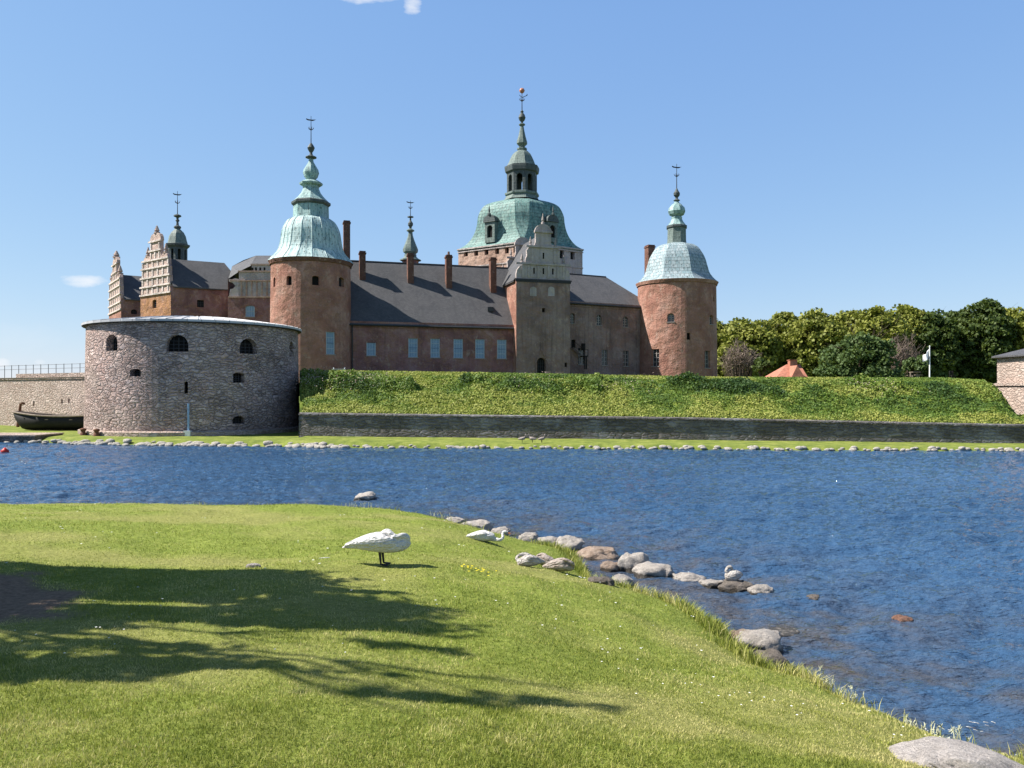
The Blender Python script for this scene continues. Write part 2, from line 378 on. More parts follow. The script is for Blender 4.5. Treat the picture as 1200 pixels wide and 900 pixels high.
def boxf(mb, W, u0, u1, v0, v1, d0, d1, mi=0):
    c = [W.f(u, v, d) for d in (d0, d1) for (u, v) in ((u0, v0), (u1, v0), (u1, v1), (u0, v1))]
    for q in ((0, 1, 2, 3), (7, 6, 5, 4), (0, 4, 5, 1), (1, 5, 6, 2), (2, 6, 7, 3), (3, 7, 4, 0)):
        p = [c[i] for i in q]; e = (p[1]-p[0]).length; h = (p[2]-p[1]).length
        mb.face(p, [(u0, v0), (u0+e, v0), (u0+e, v0+h), (u0, v0+h)], mi)
def win(W, o, style, parent, depth=.35):
    """one window of its own: pane or shutter plus frame and bars"""
    uc, v0, w_, h, arch = o; mb = MB(); a, b = uc-w_/2, uc+w_/2
    if style == 'void':
        mb.face([W.f(p[0], p[1], depth-.01) for p in outline(o)], None, 0)
        if w_ > 1.0:
            for k in range(1, 4): boxf(mb, W, a+w_*k/4-.03, a+w_*k/4+.03, v0, v0+h*.86, depth-.10, depth-.05, 1)
            for k in range(1, 4): boxf(mb, W, a, b, v0+h*k/4.6-.025, v0+h*k/4.6+.025, depth-.12, depth-.10, 1)
        return mb.build('window', [M['void'], M['iron']], parent)
    if style == 'blue':
        d = .16
        mb.face([W.f(p[0], p[1], d) for p in outline(o)], None, 0)
        for x in (a+.05, b-.05): boxf(mb, W, x-.06, x+.06, v0, v0+h, d-.08, d-.003, 3)
        for k in range(5 if h > 2 else 3):
            z = v0+h*(k/(4 if h > 2 else 2)); boxf(mb, W, a+.12, b-.12, max(v0, z-.04), min(v0+h, z+.04), d-.06, d-.003, 3 if k != 2 else 1)
        for k in range(1, 4): boxf(mb, W, a+w_*k/4-.02, a+w_*k/4+.02, v0+.07, v0+h-.07, d-.02, d-.003, 1)
        boxf(mb, W, a-.1, b+.1, v0-.14, v0-.01, -.10, d, 2)
        return mb.build('window', [M['blue_paint'], M['blue_dark'], M['win_frame'], M['blue_pale']], parent)
    d = depth-.05                                                       # glazed
    mb.face([W.f(p[0], p[1], d) for p in outline(o)], None, 0)
    t = .07
    boxf(mb, W, uc-t, uc+t, v0, v0+h*(.98), d-.10, d-.01, 1)
    for k in range(1, 4): boxf(mb, W, a, b, v0+h*k/4-.045, v0+h*k/4+.045, d-.08, d-.012, 1)
    for x in (a+.04, b-.04): boxf(mb, W, x-.05, x+.05, v0, v0+h*(.72 if arch else 1), d-.12, d-.008, 1)
    boxf(mb, W, a-.08, b+.08, v0-.12, v0-.01, -.10, d, 1)
    return mb.build('window', [M['glass'], M['win_frame']], parent)
def conv(W, lst):
    """[(px, py_bottom, w_px, h_px, arch, style)] -> openings"""
    ops = []
    for px, pb, wp, hp, arch, st in lst:
        u, v, k, ob = W.at(px, pb); ops.append(((u, v, wp*k*min(ob, 1.8), hp*k, arch), st))
    return ops
def wall_with(W, U, V, lst, mat, parent, depth=.35, name='wall'):
    ops = conv(W, lst); mb = MB(); grid_wall(mb, W, U, V, [o for o, s in ops], depth)
    ob = mb.build(name, mat, parent)
    for o, s in ops: win(W, o, s, parent, depth)
    return ob
def frange(a, b, st):
    n = max(1, int(round((b-a)/st))); return [a+(b-a)*i/n for i in range(n+1)]
def lathe(mb, c, prof, n=24, mi=0, phase=0, flute=0):
    """prof [(r, z)], bottom to top; UV in metres"""
    rings = []
    s = 0; ss = [0]
    for i in range(1, len(prof)): s += math.hypot(prof[i][0]-prof[i-1][0], prof[i][1]-prof[i-1][1]); ss.append(s)
    rm = max(p[0] for p in prof)
    for r, z in prof: rings.append([Vector((c[0]+r*math.cos(phase+2*math.pi*k/n), c[1]+r*math.sin(phase+2*math.pi*k/n), z)) for k in range(n)])
    for i in range(len(prof)-1):
        for k in range(n):
            k2 = (k+1) % n; u0, u1 = rm*2*math.pi*k/n, rm*2*math.pi*(k+1)/n
            mb.face([rings[i][k], rings[i][k2], rings[i+1][k2], rings[i+1][k]], [(u0, ss[i]), (u1, ss[i]), (u1, ss[i+1]), (u0, ss[i+1])], mi)
    mb.face(rings[-1], None, mi)
def prof_px(pts, Y): return [(max(.02, h*Y/F), PZ(py, Y)) for h, py in pts]
def dense(pts, k=4):
    """Catmull-Rom resample of a profile"""
    o = []
    for i in range(len(pts)-1):
        p0 = pts[max(i-1, 0)]; p1 = pts[i]; p2 = pts[i+1]; p3 = pts[min(i+2, len(pts)-1)]
        for j in range(k):
            t = j/k; o.append(tuple(.5*(2*b+(c-a)*t+(2*a-5*b+4*c-d)*t*t+(-a+3*b-3*c+d)*t**3) for a, b, c, d in zip(p0, p1, p2, p3)))
    return o+[pts[-1]]
def vane(c, z0, z1, s, parent, ship=True, ball=False):
    s *= 1.3
    mb = MB(); x, y = c; mb.tube((x, y, z0), (x, y, z1), .07*s, .035*s, 6)
    zc = z0+(z1-z0)*.52
    for k in range(6):
        a = math.pi*k/3; d = Vector((math.cos(a), math.sin(a), 0))*.42*s
        mb.tube((x, y, zc-.1*s), (x+d.x*.8, y+d.y*.8, zc+.1*s), .05*s, .04*s, 5); mb.tube((x+d.x*.8, y+d.y*.8, zc+.1*s), (x+d.x, y+d.y, zc+.35*s), .04*s, .02*s, 5)
    o = mb.build('finial_rod', M['iron'], parent)
    zv = z0+(z1-z0)*.82; mb = MB()
    if ship:
        q = [(-.75, .28), (-.5, .12), (.25, .02), (.55, .12), (.6, .2), (.2, .2), (-.45, .3), (-.7, .42)]
        ps = [(x+a*s, zv+b*s) for a, b in q]
        mb.face([(p, y-.03, z) for p, z in ps]); mb.face([(p, y+.03, z) for p, z in ps][::-1])
        for i in range(len(ps)):
            a, b = ps[i], ps[(i+1) % len(ps)]; mb.face([(a[0], y-.03, a[1]), (b[0], y-.03, b[1]), (b[0], y+.03, b[1]), (a[0], y+.03, a[1])])
        mb.tube((x-.1*s, y, zv+.2*s), (x+.75*s, y, zv+.22*s), .035*s, .02*s, 5)
    mb2 = mb
    if mb.v: mb.build('weather_vane', M['iron'], parent)
    if ball:
        mb = MB(); lathe(mb, c, [(.02, z1-.35*s), (.3*s, z1-.15*s), (.42*s, z1+.1*s), (.3*s, z1+.35*s), (.02, z1+.5*s)], 10); mb.build('gilded_ball', M['gold'], parent, True)
        mb = MB(); mb.tube((x, y, zv-.4*s), (x+.7*s, y, zv-.1*s), .05*s, .04*s, 6); mb.tube((x+.7*s, y, zv-.1*s), (x+.8*s, y, zv+.12*s), .1*s, .02*s, 6); mb.tube((x, y, zv-.4*s), (x-.4*s, y, zv), .05*s, .03*s, 6)
        mb.build('weather_vane', M['iron'], parent)

# ------------------------------------------------------------------ round towers
def round_tower(label, px, Y, Rr, ztop, z0, wins, dome, upper, nd, mdome, mat, spoke, parts):
    c = P2(px, Y); t = thing('round_tower', label, 'tower', (c.x, c.y, z0)); W = Cyl(c, Rr, .012, z0+6)
    per = math.pi*Rr
    wall_with(W, frange(-per, per, .7), [z0]+frange(z0+1, ztop, 1.2), wins, mat, t, .5)
    mb = MB(); lathe(mb, c, [(Rr-.05, ztop-.55), (Rr+.02, ztop-.5), (Rr+.06, ztop-.3), (Rr+.22, ztop-.05), (Rr+.22, ztop)], 48); sharp(mb.build('cornice', M['brick_red'] if spoke else mat, t, merge=True))
    mb = MB(); lathe(mb, c, dense(prof_px(dome, Y), 5), nd, phase=parts); o = mb.build('dome', mdome, t, merge=True); sharp(o, 14)
    if spoke:
        pr = dense(prof_px(dome, Y), 5); mb = MB()
        for k in range(nd):
            a = parts+2*math.pi*k/nd
            for i in range(len(pr)-1):
                p, q = pr[i], pr[i+1]; e = Vector((math.cos(a), math.sin(a)))
                mb.tube((c.x+e.x*p[0], c.y+e.y*p[0], p[1]), (c.x+e.x*q[0], c.y+e.y*q[0], q[1]), .055, .055, 4)
        mb.build('standing_seam', mdome, o)
    return t, c

tL, cL = round_tower('round pink tower left of the long wing, with flared green copper dome and tall spire', 364.5, 115, 5.78, PZ(308.5, 115), 3.5,
    [(338, 334, 6, 11, .6, 'void'), (370, 334, 8, 11, .4, 'void'), (401, 336, 6, 11, .5, 'void'), (320.5, 336, 3, 11, .6, 'void'), (387.5, 415, 10, 26, 0, 'blue')],
    [(48.9, 308.5), (44.5, 303.5), (38.8, 297), (36, 290), (34.6, 282), (33.2, 273), (30.5, 266), (26.5, 260), (21, 257)], None, 18, M['copper'], M['plaster'], True, .1)
def stack(parent, c, Y, items, mat):
    for name, pts, n, ph, m in items:
        mb = MB(); lathe(mb, c, prof_px(pts, Y), n, phase=ph); sharp(mb.build(name, m, parent, merge=True), 30)
stack(tL, cL, 115, [
    ('drum', [(21.5, 258), (20.5, 255), (20.2, 242)], 8, .2, M['copper_teal']),
    ('drum_cornice', [(20.3, 242), (22.5, 240), (22.5, 237.5), (20.5, 236.2)], 8, .2, M['copper_dark']),
    ('spire_foot', [(20.3, 236.1), (15, 231), (11, 226), (9, 221), (9.5, 218.5), (13, 217), (13.6, 215), (11, 213), (5, 211)], 8, .2, M['copper_teal']),
    ('spire_onion', [(5, 211), (7.5, 208), (9.2, 203), (8.4, 199), (5.4, 194), (3, 190), (2.4, 186)], 8, .2, M['copper_teal']),
    ('spire_collar', [(2.4, 186.5), (6.5, 185), (6.5, 184), (2.2, 182), (1.5, 179), (3.4, 176), (4.4, 173.5), (3.2, 171), (1.2, 168)], 10, 0, M['copper_dark'])], None)
vane(cL, PZ(169, 115), PZ(136, 115), .75, tL)

tR, cR = round_tower('round brick tower at the right castle corner with faceted pale green dome', 793, 135, 6.73, PZ(332.5, 135), 3.5,
    [(786, 377, 8.5, 10, .9, 'glazed'), (834.5, 380, 5, 11, .6, 'glazed'), (768, 429, 8.5, 20, 0, 'glazed'), (829, 431, 6, 20, 0, 'glazed'), (807, 398, 4, 8, 0, 'void'), (837.5, 353, 2, 5, 0, 'void')],
    [(47.9, 332.5), (43.8, 328.5), (39.6, 322.5), (37.2, 315), (34.5, 306), (31, 299), (26, 292), (20, 288), (12.5, 286)], None, 8, M['copper_pale'], M['plaster'], False, R(-78))
stack(tR, cR, 135, [
    ('drum', [(12.3, 287), (11.6, 283), (11.3, 268.5)], 8, .2, M['copper_grey']),
    ('drum_cornice', [(11.3, 268.6), (12.6, 267.5), (12.6, 265.5), (11, 264.5)], 8, .2, M['copper_dark']),
    ('spire_foot', [(11, 264.4), (8, 260.5), (6.4, 257), (6.8, 255.4), (5, 253.8)], 8, .2, M['copper_teal']),
    ('spire_onion', [(5, 253.9), (9, 251.5), (10.6, 248.2), (9.8, 244.6), (6.3, 240.5), (3.2, 238), (2.2, 235.5)], 8, .2, M['copper_teal']),
    ('spire_collar', [(2.2, 236), (4, 235), (1.6, 233), (1.5, 231.6), (3.6, 229), (3.8, 226.4), (2, 223.6), (.9, 221)], 10, 0, M['copper_dark'])], None)
vane(cR, PZ(222, 135), PZ(192, 135), .85, tR)

# ------------------------------------------------------------------ wings
def gable_roof(parent, A, B, C_, D, ez, rz, r0, r1, over=.35, mat=None, name='roof'):
    """footprint A,B front (left,right), C back right, D back left; ridge between plan points r0 (left) and r1 (right)"""
    mb = MB(); A, B, C_, D, r0, r1 = [Vector(p) for p in (A, B, C_, D, r0, r1)]
    t = (B-A).normalized(); n = Vector((t.y, -t.x)); mat = mat or M['slate']
    sl = (rz-ez)/max(.1, (r0-A).dot(-n)); dz = sl*over
    a = A+n*over; b = B+n*over; c = C_-n*over; d = D-n*over
    def v(p, z): return Vector((p.x, p.y, z))
    def q(pts, o, tt):
        P = pts; uv = [((p-o).dot(tt), (p-o-tt*(p-o).dot(tt)).length) for p in P]
        mb.face(P, uv); 
    t3 = Vector((t.x, t.y, 0))
    th = .22
    for up in (0, -th):
        pts = [v(a, ez-dz+up), v(b, ez-dz+up), v(r1, rz+up), v(r0, rz+up)]; q(pts, pts[0], t3)
        pts = [v(c, ez-dz+up), v(d, ez-dz+up), v(r0, rz+up), v(r1, rz+up)]; q(pts, pts[0], -t3)
        for e0, e1, rr in ((b, c, r1), (d, a, r0)):
            mb.face([v(e0, ez-dz+up), v(e1, ez-dz+up), v(rr, rz+up)])
    for e0, e1 in ((a, b), (b, c), (c, d), (d, a)):
        mb.face([v(e0, ez-dz), v(e1, ez-dz), v(e1, ez-dz-th), v(e0, ez-dz-th)])
    o = mb.build(name, mat, parent)
    mb = MB(); mb.tube(v(a, ez-dz-.1), v(b, ez-dz-.1), .13, .13, 6); g_ = mb.build('gutter', M['iron'], o)
    mb = MB(); mb.tube(v(r0, rz+.02), v(r1, rz+.02), .12, .12, 6); mb.build('ridge_cap', M['iron'], o)
    return o
def block_walls(t, A, B, C_, D, z0, z1, wins, mat, depth=.35, side=None):
    W = Flat(A, B); wall_with(W, frange(0, W.L, 4), frange(z0, z1, 4), wins, mat, t, depth)
    mb = MB()
    for p, q in ((B, C_), (C_, D), (D, A)):
        w2 = Flat(p, q); mb.face([w2.f(0, z0), w2.f(w2.L, z0), w2.f(w2.L, z1), w2.f(0, z1)], [(0, z0), (w2.L, z0), (w2.L, z1), (0, z1)])
    mb.build('side_wall', side or mat, t)
    return W
def pipe(t, p, z0, z1):
    mb = MB(); mb.tube((p[0], p[1], z0), (p[0], p[1], z1), .10, .10, 8); mb.tube((p[0], p[1], z1), (p[0]+.1, p[1]+.2, z1+.3), .1, .14, 8); mb.build('downpipe', M['iron'], t)

A = Vector((-23.37, 115)); B = Vector((.40, 122)); tt = (B-A).normalized(); nn = Vector((tt.y, -tt.x))
A1 = A-tt*.9; B1 = B+tt*1.2; C1 = B1-nn*16; D1 = A1-nn*16
lw = thing('castle_wing', 'long low pink wing with blue shuttered windows and four chimneys on dark slate roof', 'castle wing', (A1.x, A1.y, 3.5))
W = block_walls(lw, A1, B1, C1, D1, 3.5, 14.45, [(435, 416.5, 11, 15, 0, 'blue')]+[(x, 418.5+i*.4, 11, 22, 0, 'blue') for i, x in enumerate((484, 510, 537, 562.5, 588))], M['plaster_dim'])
mb = MB(); boxf(mb, W, 0, W.L, 13.75, 13.95, -.12, 0); boxf(mb, W, 0, W.L, 13.95, 14.4, -.22, 0)
for k in range(int(W.L/.55)): boxf(mb, W, k*.55, k*.55+.22, 13.5, 13.74, -.12, 0)
mb.build('cornice', M['plaster_dim'], lw)
r0 = A1-nn*8; r1 = B1-nn*8
roofL = gable_roof(lw, A1, B1, C1, D1, 14.4, 24.5, r0, r1)
pipe(lw, W.f(W.at(412.5)[0], 0, -.25), 4, 13.6); pipe(lw, W.f(W.at(602.5)[0], 0, -.25), 4, 13.6)
mb = MB(); rp = Vector((W.f(W.at(579)[0], 0, 2.0)))
mb.box((rp.x-.45, rp.y-.5, 16.6), (rp.x+.45, rp.y+1.2, 17.3)); mb.build('roof_hatch', M['iron'], roofL)
def roof_hit(px, py, P0, n3):
    d = Vector(((px-600)/F, 1, (HZ-py)/F)); s = n3.dot(P0-Vector((0, 0, EYE)))/n3.dot(d); return Vector((0, 0, EYE))+d*s
sl = (24.5-14.4)/8.0; n3 = Vector((nn.x*sl, nn.y*sl, 1)).normalized(); P0 = Vector((A1.x, A1.y, 14.4))
def chimney(parent, px, ptop, pbot, wpx, hit=None, pot=False):
    p = hit or roof_hit(px, pbot, P0, n3); w_ = wpx*p.y/F/2; zt = PZ(ptop, p.y+w_); m = Matrix.Translation((p.x, p.y+w_, 0)) @ Matrix.Rotation(math.atan2(tt.y, tt.x), 4, 'Z')
    mb = MB(); mb.box((-w_, -w_, p.z-1.2), (w_, w_*1.4, zt-.45), 0, m); mb.box((-w_-.1, -w_-.1, zt-.45), (w_+.1, w_*1.4+.1, zt-.25), 0, m); mb.box((-w_, -w_, zt-.25), (w_, w_*1.4, zt), 0, m)
    mb.box((-w_*.7, -w_*.7, zt), (w_*.7, w_, zt+.02), 1, m)
    o = mb.build('chimney', [M['brick_red'], M['void']], parent)
    if pot:
        mb = MB(); q = m @ Vector((0, 0, 0)); mb.tube((q.x, q.y, zt), (q.x, q.y, zt+.55), .2, .16, 8); mb.build('chimney_pot', M['brick_red'], o)
    return o
for x, a, b, pt in ((424, 294.5, 328, False), (480.5, 297, 332, False), (525.5, 299, 338, True), (577.5, 302, 343, False)): chimney(lw, x, a, b, 7, None, pt)
chimney(lw, 405.5, 259, 300, 7.5, Vector((PX(405.5, 124.5), 124.5, 22)))

# gate tower
G1 = Vector((.65, 120.5)); G2 = G1+tt*8.75; G3 = G2-nn*11; G4 = G1-nn*11
gt = thing('gate_tower', 'tall square gate tower with grey stepped gable and arched doorway in mid castle front', 'tower', (G1.x, G1.y, 3.5))
W = Flat(G1, G2); ZE = 21.4
wall_with(W, frange(0, W.L, 3), frange(3.5, ZE, 4), [(634.5, 438, 10, 19, 1, 'void'), (625, 347, 8, 11, .7, 'filled'), (646, 347, 8, 11, .7, 'filled'), (637, 366, 3.5, 5, 0, 'void'), (667, 0, .01, .01, 0, 'void')][:4] if False else
          [(634.5, 438, 10, 19, 1, 'void'), (637, 366, 3.5, 5, 0, 'void'), (667.2-4, 430, 3, 5, 0, 'void')], M['plaster_gate'], gt, .6)
mb = MB(); w2 = Flat(G4, G1); grid_wall(mb, w2, frange(0, w2.L, 3), frange(3.5, ZE, 4), [], .3); mb.build('side_wall', M['plaster'], gt)
mb = MB()
for p, q in ((G2, G3), (G3, G4)):
    w2 = Flat(p, q); mb.face([w2.f(0, 3.5), w2.f(w2.L, 3.5), w2.f(w2.L, ZE), w2.f(0, ZE)])
mb.build('side_wall', M['plaster_gate'], gt)
for x in (625, 646):                                        # bricked-up windows: shallow niches filled with paler plaster
    u, v, k, ob = W.at(x, 347); mb = MB(); pl = outline((u, v, 8*k, 11*k, .7)); mb.face([W.f(a, b, -.03) for a, b in pl], [(a, b) for a, b in pl])
    for i in range(len(pl)):
        a, b = pl[i], pl[(i+1) % len(pl)]; mb.face([W.f(*a, -.03), W.f(*a), W.f(*b), W.f(*b, -.03)])
    mb.build('blocked_window', M['lime'], gt)
mb = MB(); u, v, k, ob = W.at(634.5, 419)                   # pointed relief over the door
for s in (-1, 1):
    boxf(mb, W, u+s*.85-.1, u+s*.85+.1, 6.0, 8.6, -.1, 0)
    p = [W.f(u+s*1.0, 8.6, -.08), W.f(u, 10.6, -.08)]; mb.tube(p[0], p[1], .08, .08, 5)
mb.tube(W.f(u, 10.5, -.08), W.f(u, 11.8, -.08), .12, .05, 6)
mb.build('door_surround', M['plaster_gate'], gt)
mb = MB(); boxf(mb, W, -.12, W.L+.12, ZE-.45, ZE-.22, -.12, 0); boxf(mb, W, -.2, W.L+.2, ZE-.22, ZE+.02, -.22, 0); mb.build('cornice', M['iron'], gt)
rm = (G1+G2)/2; rb = (G3+G4)/2
mb = MB(); RZ = PZ(272, 121.5)                               # saddle roof with its ridge running back
for e0, e1, s in ((G1, G4, -1), (G2, G3, 1)):
    ex = tt*s*.3
    for up in (0, -.2):
        a, b, c, d = [Vector((p.x, p.y, z)) for p, z in ((e0+ex-nn*.5, ZE-.2+up), (e1+ex+nn*.5, ZE-.2+up), (rb+nn*.5, RZ+up), (rm-nn*.5, RZ+up))]
        mb.face([a, b, c, d], [(0, 0), (10, 0), (10, 9), (0, 9)])
mb.build('roof', M['slate'], gt)
def gable(t, W, u0, kx, pts, zf, th, mat, bands, pil, trim, obel, spike, grid=None, slits=()):
    """stepped gable slab; pts (px offset from the axis, py) for the right half from base to top; kx metres per px"""
    right = [(u0+a*kx, zf(b)) for a, b in pts]; left = [(u0-a*kx, zf(b)) for a, b in pts][::-1]; pl = right+left
    mb = MB(); mb.face([W.f(a, b, 0) for a, b in pl], pl); mb.face([W.f(a, b, th) for a, b in pl][::-1], pl[::-1])
    for i in range(len(pl)):
        a, b = pl[i], pl[(i+1) % len(pl)]; mb.face([W.f(*b, 0), W.f(*a, 0), W.f(*a, th), W.f(*b, th)])
    g_ = mb.build('gable', mat, t)
    mb = MB()
    for hw, py in bands: boxf(mb, W, u0-hw*kx, u0+hw*kx, zf(py)-.14, zf(py)+.14, -.22, .0)
    for off, p0, p1 in pil: boxf(mb, W, u0+off*kx-.17, u0+off*kx+.17, zf(p0)+.15, zf(p1)-.15, -.12, 0)
    if mb.v: mb.build('gable_moulding', trim, g_)
    for off, p0, p1, hw in obel:
        mb = MB(); p = W.f(u0+off*kx, 0, th/2); z0, z1 = zf(p0), zf(p1); h = z1-z0; r = hw*kx
        lathe(mb, (p.x, p.y), [(r, z0), (r, z0+h*.2), (r*.45, z0+h*.25), (r*.85, z0+h*.38), (r*.7, z0+h*.5), (r*.25, z0+h*.9), (.03, z1)], 8); mb.build('obelisk', mat, g_, merge=True)
    for off, p0, p1 in slits:
        mb = MB(); boxf(mb, W, u0+off*kx-.12, u0+off*kx+.12, zf(p0), zf(p1), -.02, .0); mb.build('slit', M['void'], g_)
    return g_
kx = 8.75/63; zf = lambda py: 4+(460-py)*.1314
gpts = [(31.5, 329), (31.5, 322), (30.5, 317), (27.5, 313), (23, 310.5), (21.5, 309.4), (20.3, 309), (20.3, 303), (19, 300), (19.5, 294), (17, 290.5), (15, 289.5), (10.5, 288.8), (9, 284), (9, 273), (10, 272.5), (10, 270.5), (8.6, 267), (6, 264), (3, 262.4), (0.01, 262)]
gb = [(32, 309.6), (20.5, 289.2), (10.5, 271.6)]; gp = [(o, 327, 310) for o in (-24, -12, 0, 12, 24)]+[(o, 308.5, 290) for o in (-13, 13)]
gob = [(-24.5, 309.5, 297, 2.2), (24.5, 309.5, 297, 2.2), (-14.5, 289.3, 277, 1.8), (14.5, 289.3, 277, 1.8), (0, 262.3, 249, 2.0)]
gs = [(-11, 321, 314), (0, 321, 314), (11, 321, 314), (0, 303, 296)]
gp = [(o, 327, 310) for o in (-24, -17, -6, 6, 17, 24)]+[(o, 308.5, 290) for o in (-13, 13)]
gable(gt, W, W.L/2, kx, gpts, zf, .5, M['lime'], gb, gp, M['lime'], gob, None, slits=gs)
Wb = Flat(G4+nn*.3, G3+nn*.3); gable(gt, Wb, Wb.L/2, kx, gpts, zf, .5, M['lime'], gb, [], M['lime'], gob[:4], None)

# right wing
A = Vector((9.33, 127)); B = Vector((PX(756, 134), 134)); t2 = (B-A).normalized(); n2 = Vector((t2.y, -t2.x))
A2 = A-t2*3; B2 = B+t2*2.2; C2 = B2-n2*14; D2 = A2-n2*14
rw = thing('castle_wing', 'tall brown plastered wing with hipped slate roof between gate tower and right round tower', 'castle wing', (A2.x, A2.y, 3.5))
W = block_walls(rw, A2, B2, C2, D2, 3.5, 18.75, [(702, 381, 5.5, 12, 1, 'glazed'), (733, 383, 6, 12, 1, 'glazed'), (671, 379, 5, 12, .8, 'glazed'), (672, 408, 5, 10, 0, 'void'), (681.5, 427, 8, 19, 0, 'glazed'), (708.5, 428, 7, 18, 0, 'glazed'), (733.5, 429, 7, 18, 0, 'glazed')], M['plaster_gate'])
mb = MB(); boxf(mb, W, 0, W.L, 17.9, 18.1, -.12, 0); boxf(mb, W, 0, W.L, 18.3, 18.7, -.22, 0)
for k in range(int(W.L/.55)): boxf(mb, W, k*.55, k*.55+.22, 18.1, 18.3, -.12, 0)
mb.build('cornice', M['plaster_gate'], rw)
u = W.at(710)[0]
gable_roof(rw, A2, B2, C2, D2, 18.7, 24.3, A2-n2*7+t2*0, A2-n2*7+t2*(11.8+3))
pipe(rw, W.f(W.at(755)[0], 0, -.25), 4, 18.0)
st = thing('outside_stair', 'small dark wooden stair landing fixed to the wall beside the gate tower', 'stair', W.f(W.at(682)[0], PZ(425, 127.5), -.3))
mb = MB(); u0 = W.at(669)[0]; u1 = W.at(680)[0]; u2 = W.at(685)[0]
for i in range(9):
    f_ = i/8; uu = u0+(u1-u0)*f_; zz = PZ(408, 128)+(PZ(417, 128)-PZ(408, 128))*f_; boxf(mb, W, uu-.12, uu+.12, zz-.06, zz, -1.0, -.02)
mb.build('step', M['wood_grey'], st)
mb = MB(); z = PZ(417, 128); boxf(mb, W, u1, u2, z-.15, z, -1.1, -.02); boxf(mb, W, u1+.2, u1+.35, z-2.2, z-.15, -1.0, -.85); boxf(mb, W, u2-.3, u2-.15, z-2.2, z-.15, -1.0, -.85); mb.build('landing', M['tar'], st)
mb = MB(); boxf(mb, W, u1, u1+.08, z, z+1, -1.08, -1.0); boxf(mb, W, u2-.08, u2, z, z+1, -1.08, -1.0); boxf(mb, W, u1, u2, z+.92, z+1, -1.08, -1.0)
mb.tube(W.f(u0, PZ(408, 128)+1, -1.0), W.f(u1, z+1, -1.0), .04, .04, 5); mb.build('handrail', M['tar'], st)
mb = MB(); boxf(mb, W, u1+.2, u1+.6, z+.9, z+2.0, -.4, -.02); boxf(mb, W, u2-.5, u2-.1, z+.9, z+2.0, -.4, -.02); mb.build('bracket', M['tar'], st)
p = Vector((PX(762.5, 143), 143, 25)); chimney(rw, 762.5, 287.5, 303, 8.5, p)

# central keep
Kc = Vector((1.9, 150)); Kn, Kl, Kr, Kb = Vector((-.05, -8)), Vector((-12.1, 0)), Vector((11.5, 0)), Vector((.15, 8))
keep = thing('central_tower', 'massive square tower behind the gate tower, green copper cupola with dormers and open lantern', 'tower', (Kc.x, Kc.y, 8)); KZ = 31.2
WL = Flat(Kc+Kl, Kc+Kn); WR = Flat(Kc+Kn, Kc+Kr)
wall_with(WL, frange(0, WL.L, 3), frange(8, KZ, 4), [(x, 300.5-i*.9, 4.6, 7.5, 0, 'void') for i, x in enumerate((546, 558, 570, 582.5, 594, 604))], M['plaster_pale'], keep, .7)
wall_with(WR, frange(0, WR.L, 3), frange(8, KZ, 4), [(658.5, 303, 5, 10, 0, 'void'), (671, 304, 5, 9, 0, 'void')], M['lime'], keep, .7)
mb = MB()
for p, q in ((Kr, Kb), (Kb, Kl)):
    w2 = Flat(Kc+p, Kc+q); mb.face([w2.f(0, 8), w2.f(w2.L, 8), w2.f(w2.L, KZ), w2.f(0, KZ)])
mb.build('side_wall', M['lime'], keep)
for Wx in (WL, WR):
    mb = MB(); boxf(mb, Wx, -.1, Wx.L+.1, KZ-.7, KZ-.5, -.15, 0); boxf(mb, Wx, -.1, Wx.L+.1, KZ-.25, KZ, -.3, 0); mb.build('cornice', M['lime'], keep)
    mb = MB(); boxf(mb, Wx, -.05, Wx.L+.05, PZ(311, 146), PZ(309.6, 146), -.12, 0); mb.build('string_course', M['lime'], keep)
def koct(k, c, z):
    cs = [Kn, Kr, Kb, Kl]; pts = []
    for i in range(4):
        p, q = cs[i], cs[(i+1) % 4]; pts += [p+(q-p)*c, p+(q-p)*(1-c)]
    return [Vector((Kc.x+p.x*k, Kc.y+p.y*k, z)) for p in pts]
mb = MB(); prof = dense([(74.8, 292.5, .012), (66, 288, .03), (59, 281, .07), (54.5, 273, .11), (52, 264, .13), (50.5, 254, .14), (45, 244, .16), (36, 239, .18), (22, 235.5, .22)], 4); rings = []
for h, py, c in prof: rings.append(koct(h*.1622/(12*(1-c)), c, PZ(py, 150)))
acc = 0
for i in range(len(rings)-1):
    dz = (rings[i+1][0]-rings[i][0]).length
    for k in range(8):
        a, b, c, d = rings[i][k], rings[i][(k+1) % 8], rings[i+1][(k+1) % 8], rings[i+1][k]; e = b-a; L_ = e.length; e.normalize()
        mb.face([a, b, c, d], [(0+k*7.3, acc), (L_+k*7.3, acc), ((c-a).dot(e)+k*7.3, acc+dz), ((d-a).dot(e)+k*7.3, acc+dz)])
    acc += dz
mb.face(rings[-1]); lo = [p-Vector((0, 0, .3)) for p in rings[0]]
for k in range(8): mb.face([lo[k], lo[(k+1) % 8], rings[0][(k+1) % 8], rings[0][k]])
mb.face(lo[::-1]); dome = mb.build('cupola', M['copper_deep'], keep, merge=True); sharp(dome, 14)
